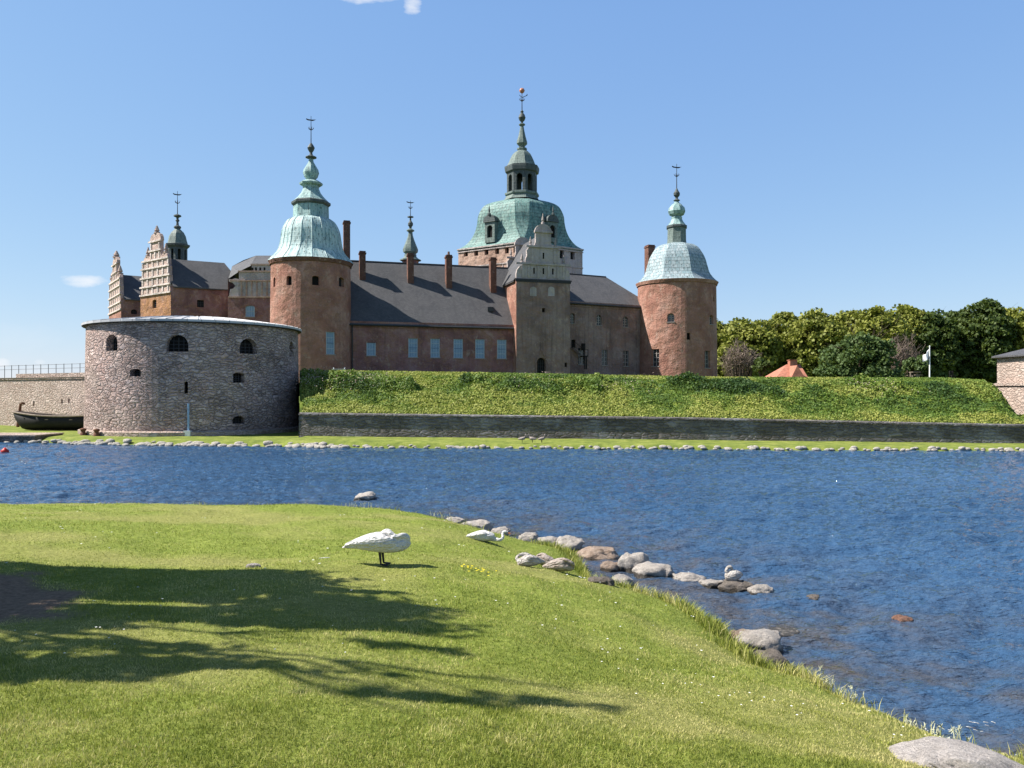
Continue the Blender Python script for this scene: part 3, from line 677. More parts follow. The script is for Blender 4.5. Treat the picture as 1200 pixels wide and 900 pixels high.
def dormer(mid, nrm, label=None):
    m = Matrix.Translation((Kc.x+mid.x, Kc.y+mid.y, 0)) @ Matrix.Rotation(math.atan2(nrm.y, nrm.x)+math.pi/2, 4, 'Z')
    z0, z1 = PZ(284, 146), PZ(260, 146)
    class Wm:
        f = staticmethod(lambda u, v, d=0: m @ Vector((u, d, v)))
    mb = MB(); grid_wall(mb, Wm, [-1.1, 1.1], [z0, z1], [(0, z0+.9, 1.2, 2.3, .9)], .4)
    for s in (-1, 1): mb.face([m @ Vector((s*1.1, 0, z0)), m @ Vector((s*1.1, 3.8, z0)), m @ Vector((s*1.1, 3.8, z1)), m @ Vector((s*1.1, 0, z1))])
    d = mb.build('dormer', M['copper_grey'], keep)
    mb = MB(); mb.face([Wm.f(a, b, .38) for a, b in outline((0, z0+.9, 1.2, 2.3, .9))]); mb.build('dormer_window', M['void'], d)
    mb = MB(); mb.box((-1.35, -.25, z1), (1.35, 0.35, z1+.22), 0, m)
    pr = [(1.3*math.cos(a), z1+.2+1.15*math.sin(a)) for a in [math.pi*i/10 for i in range(11)]]
    for i in range(10):
        a, b = pr[i], pr[i+1]; mb.face([m @ Vector((a[0], -.15, a[1])), m @ Vector((b[0], -.15, b[1])), m @ Vector((b[0], 4.5, b[1])), m @ Vector((a[0], 4.5, a[1]))])
    mb.face([m @ Vector((a, -.15, b)) for a, b in pr]); q = m @ Vector((0, -.1, 0))
    lathe(mb, (q.x, q.y), [(.28, z1+1.25), (.32, z1+1.5), (.12, z1+1.7), (.2, z1+2.0), (.04, z1+3.0)], 8)
    mb.build('dormer_roof', M['copper_dark'], d)
dormer(Vector((-6.1, -4))*.99, Vector((-8, -12))); dormer(Vector((5.7, -4))*.99, Vector((8, -11.5)))
dormer(Vector((-6.1, 4))*.9, Vector((-8, 12))); dormer(Vector((5.7, 4))*.9, Vector((8, 11.5)))
def lantern(parent, c, Y, r_px, p0, p1, mat, n=8, ph=.2, ow=.5, name='lantern'):
    r = r_px*Y/F; z0, z1 = PZ(p0, Y), PZ(p1, Y); mb = MB()
    for k in range(n):
        a0, a1 = ph+2*math.pi*k/n, ph+2*math.pi*(k+1)/n
        A_ = Vector((c[0]+r*math.cos(a0), c[1]+r*math.sin(a0))); B_ = Vector((c[0]+r*math.cos(a1), c[1]+r*math.sin(a1)))
        w_ = Flat(A_, B_); grid_wall(mb, w_, [0, w_.L], [z0, z1], [(w_.L/2, z0+.05, w_.L*ow, (z1-z0)*.86, 1)], .3)
        w3 = Flat(A_*.85+Vector(c)*.15, B_*.85+Vector(c)*.15); grid_wall(mb, w3, [0, w3.L], [z0, z1], [(w3.L/2, z0+.05, w3.L*ow, (z1-z0)*.86, 1)], .02)
    mb.build(name, mat, parent)
stack(keep, Kc, 150, [('lantern_base', [(22, 236), (20.5, 234), (19, 231), (20.5, 229.5), (20.5, 227.5), (17.5, 226.5)], 8, .2, M['copper_grey'])], None)
lantern(keep, Kc, 150, 18, 227, 204, M['copper_dark'])
stack(keep, Kc, 150, [('lantern_cornice', [(17.5, 204.5), (20, 203), (20.8, 199), (20.8, 196.5), (18, 195.6)], 8, .2, M['copper_dark']),
    ('lantern_dome', [(18.3, 195.6), (16, 192), (14, 187), (11.5, 182), (8, 178.5), (4.5, 176.5)], 8, .2, M['copper_grey']),
    ('spire_onion', [(5, 177), (6, 175.5), (6, 174), (3.2, 173), (3.6, 171.5), (6.4, 168.5), (6.2, 166), (4.4, 160), (2.8, 153), (1.9, 147.6), (3.8, 146.6), (3.8, 145.6), (1.6, 144.6)], 8, .2, M['copper_grey']),
    ('spire_ball', [(1.2, 144.7), (1.4, 142.8), (3.2, 141), (4.2, 138), (3.2, 134.6), (1.4, 132.4), (2, 130.8), (.7, 129)], 12, 0, M['copper_dark'])], None)
vane(Kc, PZ(130, 150), PZ(107, 150), 1.0, keep, ship=False, ball=True)

# slim stair turret spire behind the long roof
c = P2(481, 136); sp_ = thing('turret_spire', 'slim dark onion spire with a weather vane rising behind the long slate roof', 'spire', (c.x, c.y, 18))
stack(sp_, c, 136, [('turret_wall', [(9.5, 345), (9.5, 305.5)], 12, 0, M['plaster_dim']), ('turret_roof', [(12.5, 305.6), (12.5, 304.4), (9, 302.8), (7, 300.6), (7, 298)], 8, .2, M['copper_grey']),
    ('turret_onion', [(5.5, 298.2), (8.6, 295.5), (9, 292.6), (6.6, 286.5), (4.4, 281), (2.8, 276), (2.4, 272), (4.6, 270.8), (4.6, 269.8), (1.8, 268)], 8, .2, M['copper_grey']),
    ('spire_ball', [(1.2, 268.2), (1.6, 266), (3, 264), (3, 261.6), (1.2, 259), (.8, 255.5), (3.6, 254.8), (3.6, 253.8), (.8, 253)], 10, 0, M['copper_dark'])], None)
vane(c, PZ(254, 136), PZ(235, 136), .7, sp_)

# ------------------------------------------------------------------ west ranges on the left
def west_gable(t, W, zf, kx, mat):
    g_pts = [(17.8, 345), (17.6, 336), (17.0, 335), (16.8, 325), (16.2, 324), (16, 314), (15.2, 313), (15, 305), (14.6, 303), (13.8, 300), (11.5, 298), (9, 298.4), (7.2, 301), (6.6, 298), (6.2, 290), (6, 283), (6.6, 282), (6.2, 278), (4.6, 274.4), (2, 273), (.01, 272.8)]
    bands = [(18.6, 344.5), (18.4, 335), (18, 324.4), (17.2, 313.6), (16.2, 304.4), (7.4, 293.5), (7.6, 282.6)]
    pil = [(o, a, b) for (a, b) in ((344, 335.5), (334.5, 325), (324, 314), (313, 305)) for o in (-15.5, -9.3, -3.1, 3.1, 9.3, 15.5)]+[(o, 303.5, 294) for o in (-5, 0, 5)]+[(o, 293, 283.5) for o in (-5, 5)]
    return gable(t, W, W.L/2, kx, g_pts, zf, .6, mat, bands, pil, M['lime_white'], [(-11, 299, 286.5, 1.6), (11, 299, 286.5, 1.6), (0, 273.5, 263.5, 1.9)], None)
M['lime_white'] = plaster('white_limewash', (.62, .53, .49), (.70, .61, .57), (.64, .53, .48), .15, 1, .0)
C0 = Vector((-56.2, 130)); CL = Vector((-64.1, 136.2)); CR = Vector((-48.2, 134.2)); CB = Vector((-56.1, 140.4))
w1 = thing('gabled_range', 'brick range with ornate white stepped gable over an orange wall, above the stone bastion', 'castle wing', (C0.x, C0.y, 5))
WG = Flat(CL, C0); WS = Flat(C0, CR)
wall_with(WG, frange(0, WG.L, 3), [5, 10, 15, 20.75], [(181, 361, 5, 10, .5, 'void')], M['plaster_warm'], w1)
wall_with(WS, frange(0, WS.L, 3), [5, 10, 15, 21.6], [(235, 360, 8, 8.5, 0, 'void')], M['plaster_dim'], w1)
mb = MB()
for p, q in ((CR, CB), (CB, CL)):
    w2 = Flat(p, q); mb.face([w2.f(0, 5), w2.f(w2.L, 5), w2.f(w2.L, 21.6), w2.f(0, 21.6)])
mb.build('side_wall', M['plaster_dim'], w1)
M['gable_panel'] = plaster('pale_gable_render', (.50, .37, .32), (.56, .43, .38), (.52, .38, .32), .15, 1, .1)
west_gable(w1, WG, lambda py: 4+(460-py)*.1438, 10.04/37, M['gable_panel'])
def simple_roof(t, a, b, d, c_, r0, r1, ez, rz):
    mb = MB()
    for up in (0, -.2):
        for pts in ((a, b, r1, r0), (c_, d, r0, r1)):
            P = [Vector((p[0], p[1], (rz if p in (r0, r1) else ez)+up)) for p in pts]; o = P[0]; e = (P[1]-P[0]).normalized()
            mb.face(P, [((p-o).dot(e), (p-o-e*(p-o).dot(e)).length) for p in P])
        mb.face([Vector((b[0], b[1], ez+up)), Vector((c_[0], c_[1], ez+up)), Vector((r1[0], r1[1], rz+up))])
    mb.face([Vector((a[0], a[1], ez)), Vector((b[0], b[1], ez)), Vector((b[0], b[1], ez-.2)), Vector((a[0], a[1], ez-.2))])
    return mb.build('roof', M['slate'], t)
nS = WS.n; tS = WS.t; rg = (CL+C0)/2+tS*.4; re = (CR+CB)/2+tS*2
simple_roof(w1, tuple(C0+nS*.3+tS*.4), tuple(CR+nS*.3+tS*3), tuple(CL+tS*.5), tuple(CB+tS*3), tuple(rg), tuple(re), 21.5, 26.7)
mb = MB(); q = W1g = Vector((PX(235, 139), 139)); mb.box((q.x-.8, q.y-.5, 24), (q.x+.8, q.y+.5, PZ(307, 139))); mb.build('chimney', M['iron'], w1)
# lantern spire of the west range
c = P2(208, 143); ls = thing('lantern_spire', 'dark copper lantern with small green dome and tall vane behind the ornate gable', 'spire', (c.x, c.y, 20))
stack(ls, c, 143, [('lantern_base', [(13, 320), (13, 309), (10.5, 306)], 8, .2, M['copper_dark'])], None)
lantern(ls, c, 143, 11, 306.5, 291, M['copper_dark'], ow=.4)
stack(ls, c, 143, [('lantern_cornice', [(11, 291.5), (13.6, 289), (14, 287), (12, 286.4)], 8, .2, M['copper_dark']), ('lantern_dome', [(11.6, 286.4), (10.3, 282), (9.3, 277), (7, 272.5), (4, 269.5), (2.6, 268)], 8, .2, M['copper_grey']),
    ('spire_collar', [(2.4, 268.5), (4.2, 267), (4, 265.6), (1.6, 264), (1.2, 260), (2.4, 258.6), (1.2, 256.5), (1.6, 255), (4.4, 253.6), (4.2, 252.4), (1.2, 251)], 10, 0, M['copper_dark'])], None)
vane(c, PZ(253, 143), PZ(224, 143), .85, ls)
# pale block next to the left tower
A = P2(267, 131); B = P2(325, 131); C_ = Vector((B.x, 145)); D = Vector((A.x, 145))
pb = thing('chapel_block', 'pale limewashed upper storey over brick with a grey hipped roof left of the round tower', 'castle wing', (A.x, A.y, 5))
WB = Flat(A, B); zm = PZ(348, 131)
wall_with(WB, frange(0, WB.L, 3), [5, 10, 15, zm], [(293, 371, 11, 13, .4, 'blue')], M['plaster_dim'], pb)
mb = MB(); u1 = WB.at(280)[0]; grid_wall(mb, WB, [u1, WB.L], [zm, PZ(318, 131)], [], .3); u2 = WB.at(295)[0]; grid_wall(mb, WB, [u2, WB.L], [PZ(318, 131), PZ(310, 131)], [], .3)
mb.build('upper_wall', M['lime'], pb)
mb = MB()
for x in (283, 289, 295, 301, 307, 313): u = WB.at(x)[0]; boxf(mb, WB, u-.13, u+.13, zm+.2, PZ(329, 131), -.08, 0)
for py, x0 in ((348, 268), (329, 270), (318, 279), (310, 294)): boxf(mb, WB, WB.at(x0)[0], WB.L, PZ(py, 131)-.12, PZ(py, 131)+.12, -.18, 0)
mb.build('moulding', M['plaster_pale'], pb)
mb = MB()
for x in (296, 300, 305, 310): u = WB.at(x)[0]; boxf(mb, WB, u-.15, u+.15, PZ(317, 131), PZ(313.5, 131), -.03, 0)
mb.build('slit', M['void'], pb)
mb = MB()                                                   # volute step at the corner
pl = [(WB.at(x)[0], PZ(y, 131)) for x, y in ((268.5, 348), (280, 348), (280, 327), (276, 326), (272, 327.5), (268, 327), (268.5, 330), (273, 331.5), (276, 335), (274, 338), (270, 339))]
mb.face([WB.f(a, b, -.1) for a, b in pl], pl)
for i in range(len(pl)): a, b = pl[i], pl[(i+1) % len(pl)]; mb.face([WB.f(*a, -.1), WB.f(*b, -.1), WB.f(*b, .5), WB.f(*a, .5)])
mb.build('volute', M['lime'], pb)
mb = MB()
for p, q in ((B, C_), (C_, D), (D, A)):
    w2 = Flat(p, q); zt = PZ(326, 131); mb.face([w2.f(0, 5), w2.f(w2.L, 5), w2.f(w2.L, zt), w2.f(0, zt)])
mb.build('side_wall', M['plaster_dim'], pb)
Lz, Hz = PZ(326, 131), PZ(299.5, 138)
def v3(px, Y, z): return Vector((PX(px, Y), Y, z))
mb = MB()
for pts in (((268, 131.2, Lz), (280, 131.2, PZ(318, 131)), (294, 131.2, PZ(311, 131)), (300, 138, Hz), (285, 138, PZ(305, 138)), (272, 138, PZ(312, 138))),
            ((294, 131.0, PZ(310.3, 131)), (326, 131.0, PZ(310.3, 131)), (330, 138, Hz), (300, 138, Hz)), ((272, 138, PZ(312, 138)), (285, 138, PZ(305, 138)), (300, 138, Hz), (330, 138, Hz), (326, 145, Lz), (270, 145, Lz)), ((268, 131.2, Lz), (272, 138, PZ(312, 138)), (270, 145, Lz))):
    mb.face([v3(*p) for p in pts], [(v3(*p).x, (v3(*p).y-131)*1.3) for p in pts])
mb.build('roof', M['slate'], pb)
# far left range, its gable seen almost edge on
E0 = Vector((-73.3, 148)); E1 = Vector((-81.2, 159)); E2 = P2(172, 150.5)
w0 = thing('gabled_range', 'dark roofed range at the far left whose pale stepped gable is seen nearly edge on', 'castle wing', (E0.x, E0.y, 5))
WG = Flat(E1, E0); WS = Flat(E0, E2); EB = E2+(E1-E0)
wall_with(WG, frange(0, WG.L, 4), [5, 14, 19.7], [], M['plaster'], w0)
wall_with(WS, frange(0, WS.L, 4), [5, 14, PZ(350, 149)], [(157, 368, 7, 5.5, .8, 'void')], M['plaster_dim'], w0)
mb = MB()
for p, q in ((E2, EB), (EB, E1)):
    w2 = Flat(p, q); mb.face([w2.f(0, 5), w2.f(w2.L, 5), w2.f(w2.L, 21.5), w2.f(0, 21.5)])
mb.build('side_wall', M['plaster_dim'], w0)
west_gable(w0, WG, lambda py: 19.6+(345-py)*.148, WG.L/37, M['gable_panel'])
simple_roof(w0, tuple(E0+WS.n*.3+WS.t*.5), tuple(E2+WS.n*.3+WS.t*4), tuple(E1+WS.t*.5), tuple(EB+WS.t*4), tuple((E0+E1)/2+WS.t*.5), tuple((E2+EB)/2+WS.t*4), 21.6, 27.0)
mb = MB(); q = (E0+Vector((-.2, 1.5))); 
mb.tube((E0.x+4, E0.y+3, 24), (E0.x+5.5, E0.y+2.5, 25.0), .5, .5, 8); mb.build('roof_light', M['white_paint'], w0)

# ------------------------------------------------------------------ the stone bastion
cB = Vector((PX(230.5, 73.4), 73.4)); RB = 9.25
ba = thing('stone_bastion', 'big round rubble stone bastion with dark arched gun ports and a flat conical sheet roof', 'bastion', (cB.x, cB.y, .3))
WB_ = Cyl(cB, RB, .018, .4); per = math.pi*RB
bw = wall_with(WB_, frange(-per, per, .5), frange(.2, 9.9, .9),
    [(129, 411, 12, 19, .9, 'void'), (207.5, 412, 24, 20, 1, 'void'), (292.5, 414.5, 20, 18, 1, 'void'), (343.6, 418, 8, 18, 1, 'void'), (157.5, 441, 12, 9, .5, 'void'), (280.5, 448.5, 13, 11.5, 0.2, 'void'), (280, 496.5, 14, 9, .9, 'void'),
     (218, 461, 4, 14, .8, 'void')], M['rubble'], ba, .7)
mb = MB(); lathe(mb, cB, [(RB+.25, .0), (RB+.45, .1), (RB+.45, .75), (RB+.1, .85)], 72); mb.build('plinth', M['rubble_pale'], ba, merge=True)
mb = MB(); ez = 10.0
lathe(mb, cB, [(RB-.3, ez-.25), (RB+.12, ez-.25), (RB+.14, ez-.12)], 72); mb.build('eaves_board', M['tar'], ba, merge=True)
mb = MB(); lathe(mb, cB, [(RB+.18, ez-.2), (RB+.18, ez), (RB*.75, ez+.36), (RB*.5, ez+.66), (RB*.25, ez+.86), (.05, ez+.92)], 48); rf = mb.build('roof', M['metal_roof'], ba, merge=True)
mb = MB()
for k in range(48):
    a = 2*math.pi*k/48; e = Vector((math.cos(a), math.sin(a))); 
    for (ra, za), (rb_, zb) in (((RB+.16, .02), (RB*.75, .37)), ((RB*.75, .37), (RB*.5, .67)), ((RB*.5, .67), (RB*.25, .87))): mb.tube((cB.x+e.x*ra, cB.y+e.y*ra, ez+za), (cB.x+e.x*rb_, cB.y+e.y*rb_, ez+zb), .04, .04, 4)
mb.build('roof_seam', M['metal_roof'], rf)
p = WB_.f(WB_.at(221)[0], 0, -.2)
gp_ = thing('blue_pipe', 'slim pale blue pole standing against the foot of the stone bastion', 'pole', (p.x, p.y, .4))
mb = MB(); mb.tube((p.x, p.y, PZ(505, 64)), (p.x, p.y, PZ(473, 64)), .09, .09, 8); mb.build('pole', M['blue_pipe'], gp_)
mb = MB(); mb.box((p.x-.3, p.y-.3, .15), (p.x+.25, p.y+.2, PZ(505, 64))); mb.build('foot', M['white_paint'], gp_)
for i, (x, lb) in enumerate(((108, 'brown iron mooring stump by the left foot of the bastion'), (122.5, 'second brown iron mooring stump, right of the first, at the bastion foot'))):
    u, v, k, ob = WB_.at(x); q = WB_.f(u, 0, -.7); o = thing('bollard', lb, 'bollard', (q.x, q.y, .4), group='iron stumps at the bastion foot')
    mb = MB(); lathe(mb, (q.x, q.y), [(.26, .3), (.25, .6), (.18, .66), (.17, .8), (.24, .86), (.25, .98), (.1, 1.04)], 12); mb.build('stump', M['rust'], o, True)

# left curtain wall with railing
A = P2(-260, 112); B = Vector((PX(104, 76), 76)); cw = thing('curtain_wall', 'sunlit pale rubble curtain wall running left from the bastion', 'wall', (B.x, B.y, .3))
Wc = Flat(A, B); L_ = Wc.L
class WcT:
    t = Wc.t; A = Wc.A; n = Wc.n; L = L_; at = staticmethod(Wc.at)
    @staticmethod
    def f(u, v, d=0): return Wc.f(u, v, d+max(0, (v-.3))*.05)
wall_with(WcT, frange(0, L_, 3), [.1, 2, 4, 5.35], [(38, 476, 2, 6, 0, 'void'), (71, 473, 2, 5, 0, 'void'), (79, 472, 2, 5, 0, 'void')], M['rubble_pale'], cw, .4)
mb = MB(); boxf(mb, Wc, 0, L_, 5.35, 5.5, .15, 2.2); boxf(mb, Wc, Wc.at(14)[0], L_, 5.5, 5.95, .4, 1.6); mb.build('parapet', M['rubble_pale'], cw)
mb = MB(); boxf(mb, Wc, 0, L_, 5.5, 5.55, .1, .9); mb.build('coping', M['wood_grey'], cw)
rl = thing('railing', 'thin black iron railing along the top of the left curtain wall', 'railing', Wc.f(L_, 5.95, .8))
mb = MB()
for z in (6.45, 6.85): mb.tube(Wc.f(0, z, .8), Wc.f(L_, z, .8), .018, .018, 4)
mb.build('rail', M['iron'], rl)
for k in range(34):
    u = L_-k*1.35
    if u < 0: break
    mb = MB(); q = Wc.f(u, 0, .8); mb.tube((q.x, q.y, 5.5), (q.x, q.y, 6.9), .03, .03, 5); mb.build('post', M['iron'], rl)

# ------------------------------------------------------------------ rampart: scarp wall, slope, plateau, shore strip
def lerp_tab(x, tab):
    xs, ys = zip(*tab); return np.interp(x, xs, ys)
# wall line by X
WX = [(-17.0, 62.9), (-14, 62.6), (13, 60.5), (38, 58.8), (70, 57)]
def wallY(X): return lerp_tab(X, WX)
def topz(X): return lerp_tab(X, [(-34, 2.45), (-17, 2.38), (13, 2.08), (36.7, 1.62), (70, 1.4)])
def stripz(X): return lerp_tab(X, [(-60, .55), (-17, .55), (13, .40), (37, .22), (70, .2)])
def crestz(X): return lerp_tab(X, [(-60, 6.2), (-22, 6.25), (0, 5.82), (19, 5.42), (39, 5.33), (42.2, 5.15), (70, 4.9)])
def shoreY(X):
    return lerp_tab(X, [(-90, 75), (-62, 71), (-43, 63.6), (-36.5, 62), (-27, 59.3), (-17, 58.0), (-11, 56.9), (13, 55.2), (38, 53.4), (70, 52)])+0.35*(fbm(np.asarray(X)*.5, np.asarray(X)*0, 5)-.5)*2
def tri_grid(nx, ny):
    i = np.arange(nx*ny).reshape(ny, nx); return np.stack([i[:-1, :-1], i[:-1, 1:], i[1:, 1:], i[1:, :-1]], -1).reshape(-1, 4)
def endfall(X, s, z):
    xe = 36.9+5.6*np.clip(s, 0, 1); k = np.clip((X-xe)/2.6, 0, 1); k = k*k*(3-2*k); return z*(1-k)+np.minimum(z, 1.5)*k
def slope_z(X, s):
    """rampart surface; s 0 at wall top, 1 at crest"""
    e = crestz(X)-topz(X); return endfall(X, s, topz(X)+e*(np.clip(s, 0, 1)**.9)+((fbm(X*.35, s*6, 11)-.5)*.55+(fbm(X*1.3, s*16, 13, 3)-.5)*.75*np.clip((.92-s)*6, 0, 1))*np.clip(s*4, 0, 1)*np.clip((1.02-s)*4, 0, 1))
SL = 12.5
def shearX(X, s): return X-np.clip((-5-X)/11.8, 0, 1)*.27*s*SL
gr_ = G('rampart_turf')
v = gr_.tc('Object'); cN = gr_.noise(v, .35, 7, .65); cF = gr_.noise(v, 3.5, 7, .7)
col = gr_.ramp(cN, [(.32, (.055, .085, .018)), (.5, (.115, .165, .024)), (.7, (.22, .22, .05))]); col = gr_.mix(gr_.ramp(cF, [(.35, .5), (.65, 0.0)]), col, (.05, .07, .016))
M['turf_far'] = gr_.pbr(col, .9, gr_.bump(cF, .2, .8), spec=.1)
gr_ = G('mown_strip'); v = gr_.tc('Object'); col = gr_.ramp(gr_.noise(v, 1.2, 7, .65), [(.35, (.10, .135, .03)), (.55, (.18, .215, .045)), (.68, (.26, .27, .08))])
M['strip'] = gr_.pbr(col, .9, gr_.bump(gr_.noise(v, 6, 5, .7), .06, .8), spec=.1)
xs = np.linspace(-17.0, 72, 420); ss = np.concatenate([np.linspace(0, 1, 70), 1+np.array([.02, .06, .15, .4, 1, 2.5, 6, 12, 25])])
Xg, Sg = np.meshgrid(xs, ss); Yg = wallY(Xg)+.3+Sg*SL; Zg = slope_z(Xg, Sg); Xr = Xg.copy(); Xd = shearX(Xg, Sg)
Zg = np.where(Sg > 1, crestz(Xg)-.12*np.clip((Sg-1)*3, 0, 1), Zg); Zg = endfall(Xg, Sg, Zg)
tag(np_mesh('rampart', np.stack([Xd, Yg, Zg], -1).reshape(-1, 3), tri_grid(len(xs), len(ss)), M['turf_far'], smooth=True), kind='structure')
# shore strip
tv = np.array([-.15, -.04, 0, .03, .08, .2, .5, .8, 1, 1.4]); xs2 = np.linspace(-110, 90, 420); Xg, Tg = np.meshgrid(xs2, tv)
y0 = shoreY(Xg); y1 = np.where(Xg < -16.9, np.maximum(y0+18, 84), wallY(Xg)+.5); Yg = y0+(y1-y0)*Tg
hz_ = np.interp(Tg, [-.15, -.04, 0, .03, .08, .2, .5, 1, 1.4], [-1.2, -.5, -.1, .3, .72, .8, .85, 1, 1.0])
Zg = stripz(Xg)*hz_+(fbm(Xg*.6, Yg*.6, 3)-.5)*.1*np.clip(Tg*10, 0, 1)
tag(np_mesh('shore_strip', np.stack([Xg, Yg, Zg], -1).reshape(-1, 3), tri_grid(len(xs2), len(tv)), M['strip'], smooth=True), kind='structure')
# scarp wall
sw = thing('scarp_wall', 'low dark stone retaining wall along the foot of the grassy rampart', 'wall', (13, 59, .3))
mb = MB(); xx = frange(-17.0, 70, 1.3); ul = 0
for _a, _b in (((-17.0, 62.9), (-20.6, 76.5)),):
    mb.face([(*_b, 0), (*_a, 0), (*_a, 2.4), (*_b, 2.4)], [(0, 0), (14, 0), (14, 2.4), (0, 2.4)]); mb.face([(_b[0], _b[1], 2.4), (*_a, 2.4), (-21.1, 77.5, 6.2)], [(0, 0), (14, 0), (2, 4)])
for i in range(len(xx)-1):
    a, b = xx[i], xx[i+1]; ya, yb = wallY(a), wallY(b); d = math.hypot(b-a, yb-ya); ta, tb = float(topz(a)), float(topz(b)); 
    mb.face([(a, ya, 0), (b, yb, 0), (b, yb+.04, tb), (a, ya+.04, ta)], [(ul, 0), (ul+d, 0), (ul+d, tb), (ul, ta)])
    mb.face([(a, ya+.04, ta), (b, yb+.04, tb), (b, yb+.9, tb+.02), (a, ya+.9, ta+.02)], [(ul, 0), (ul+d, 0), (ul+d, .9), (ul, .9)]); ul += d
mb.build('wall_face', M['scarp'], sw)
mb = MB(); ul = 0
for i in range(len(xx)-1):
    a, b = xx[i], xx[i+1]; ya, yb = float(wallY(a)), float(wallY(b)); ta, tb = float(topz(a)), float(topz(b)); j = random.uniform(-.02, .02)
    mb.face([(a, ya-.08, ta-.16), (b, yb-.08, tb-.16), (b, yb-.08, tb-.04+j), (a, ya-.08, ta-.04+j)]); mb.face([(a, ya-.08, ta-.04+j), (b, yb-.08, tb-.04+j), (b, yb+.3, tb+.03), (a, ya+.3, ta+.03)])
mb.build('coping', M['scarp'], sw)
# big ground sheet
mb = MB(); mb.face([(-3000, -3000, -1.3), (3000, -3000, -1.3), (3000, 4000, -1.3), (-3000, 4000, -1.3)]); tag(mb.build('ground', M['turf_far']), kind='structure')
mb = MB(); mb.face([(-104, 114.8, 5.0), (-40.8, 78.8, 5.0), (-21.4, 78.5, 5.0), (-21.4, 400, 5.0), (-400, 400, 5.0), (-400, 283, 5.0)]); mb.face([(71, 66, 1.2), (400, 66, 1.2), (400, 420, 1.2), (71, 420, 1.2)]); tag(mb.build('terrain', M['turf_far']), kind='structure')

# weeds on the rampart (uncountable): leaf quads in mounds and blades
def weeds():
    n = 210000; X = rng.uniform(-16.8, 50, n); s = rng.uniform(0, 1.03, n)
    m1 = fbm(X*.16+3, s*2.2, 21, 3); m2 = fbm(X*.55, s*6, 33, 4)
    band = np.exp(-((s-.62)/.26)**2)
    tall = np.clip((m1-.455)*5, 0, 1)*band*np.clip((m2-.33)*4, 0, 1)
    tall = np.maximum(tall, np.clip((X-18)/8, 0, 1)*band*np.clip((m2-.30)*3.0, 0, 1)*.75)
    for bx, bs, rr in ((1.0, .62, 1.7), (-17.5, .7, 2.6), (-19, .8, 2.0), (-12.5, .75, 2.2), (15.5, .72, 1.6), (20.0, .6, 2.2), (30, .8, 2.2)):
        tall = np.maximum(tall, np.clip(1.25-np.hypot(X-bx, (s-bs)*SL)/rr, 0, 1)**.5)
    keep_ = rng.random(n) < .5+.5*tall; X, s, tall, m2 = X[keep_], s[keep_], tall[keep_], m2[keep_]; n = len(X)
    Y = wallY(X)+.3+s*SL; Z = slope_z(X, s); h = rng.random(n)**.7*(.10+.80*tall*np.clip((.9-s)*8, 0, 1)*(.3+1.3*m2**1.5)); h = np.where(s > .9, h*.15, h)
    pos = np.stack([shearX(X, s), Y, Z+h], 1); nr = np.tile([-.1, -.5, .8], (n, 1)); sz = rng.uniform(.05, .12, n)*(1+.35*tall)
    v_, f_ = quads(pos, nr, sz, 1.1, .8)
    dry = np.exp(-(s/.12)**2)*.55+np.clip((fbm(X*.25, s*3, 44, 4)-.5)*3.2, -.3, .4)
    t = np.clip(.60+dry-.50*tall+rng.normal(0, .13, n)+(.2*(s > .88)), 0, 1)
    return tag(np_mesh('rampart_weeds', v_, f_, M['weeds'], tint=np.repeat(t, 4)), kind='stuff')
weeds()
def flowers():
    n = 1500; cx = rng.choice([-14.5, -17.2, -11.5, 1.5, 31, 10], n, p=[.34, .2, .2, .1, .1, .06]); X = cx+rng.normal(0, 1.3, n); s = np.clip(.62+rng.normal(0, .10, n), .2, .8)
    Y = wallY(X)+.3+s*SL; Z = slope_z(X, s)+rng.uniform(.25, .8, n); v_, f_ = quads(np.stack([shearX(X, s), Y, Z], 1), np.tile([0, -.6, .7], (n, 1)), rng.uniform(.03, .07, n), 1.2, .8)
    g = G('faded_seed_heads'); m = g.pbr((.42, .32, .28), .9); tag(np_mesh('faded_wildflowers', v_, f_, m), kind='stuff')
flowers()

# ------------------------------------------------------------------ stones, builders
def granite(name, c, c2, wet=True, lichen=.2):
    g = G(name); o = g.tc('Object'); a = g.noise(o, 2.2, 7, .65); sp = g.noise(o, 28, 6, .75)
    col = g.ramp(a, [(.3, c), (.65, c2)]); col = g.mix(g.ramp(sp, [(.38, .6), (.5, 0.0)]), col, tuple(x*.5 for x in c)); col = g.mix(g.ramp(sp, [(.56, 0.0), (.66, .5)]), col, (.62, .58, .54))
    crack = g.ramp(g.noise(g.tc('Object', (1, 3, 1), (.3, .2, .5)), 1.6, 9, .8, 1.2), [(.46, 0.0), (.485, .6), (.51, 0.0)]); col = g.mix(crack, col, (.07, .055, .045))
    if wet:
        geo = g.n('NewGeometry'); z = g.n('SeparateXYZ', {'Vector': geo.outputs['Position']}).outputs[2]
        zz = g.math('ADD', z, g.math('MULTIPLY', g.math('SUBTRACT', g.noise(o, 2.5, 5), .5), .22)); wm = g.ramp(zz, [(.035, 1.0), (.075, 0.0)])
        col = g.mix(g.math('MULTIPLY', wm, .9), col, (.035, .028, .020))
        rough = g.ramp(wm, [(0, .85), (1, .35)])
    else: rough = .88
    return g.pbr(col, rough, g.bump(g.math('ADD', g.math('MULTIPLY', a, 3.0), sp), .045, .9), spec=.3)
M['granite'] = granite('pale_granite', (.42, .37, .33), (.58, .53, .48)); M['granite_warm'] = granite('orange_granite', (.33, .23, .17), (.46, .36, .29)); M['granite_red'] = granite('reddish_granite', (.27, .12, .08), (.36, .20, .14))
M['granite_dark'] = granite('dark_wet_granite', (.13, .11, .09), (.26, .22, .19)); M['granite_big'] = granite('rough_pale_boulder', (.48, .43, .40), (.64, .58, .54), False)
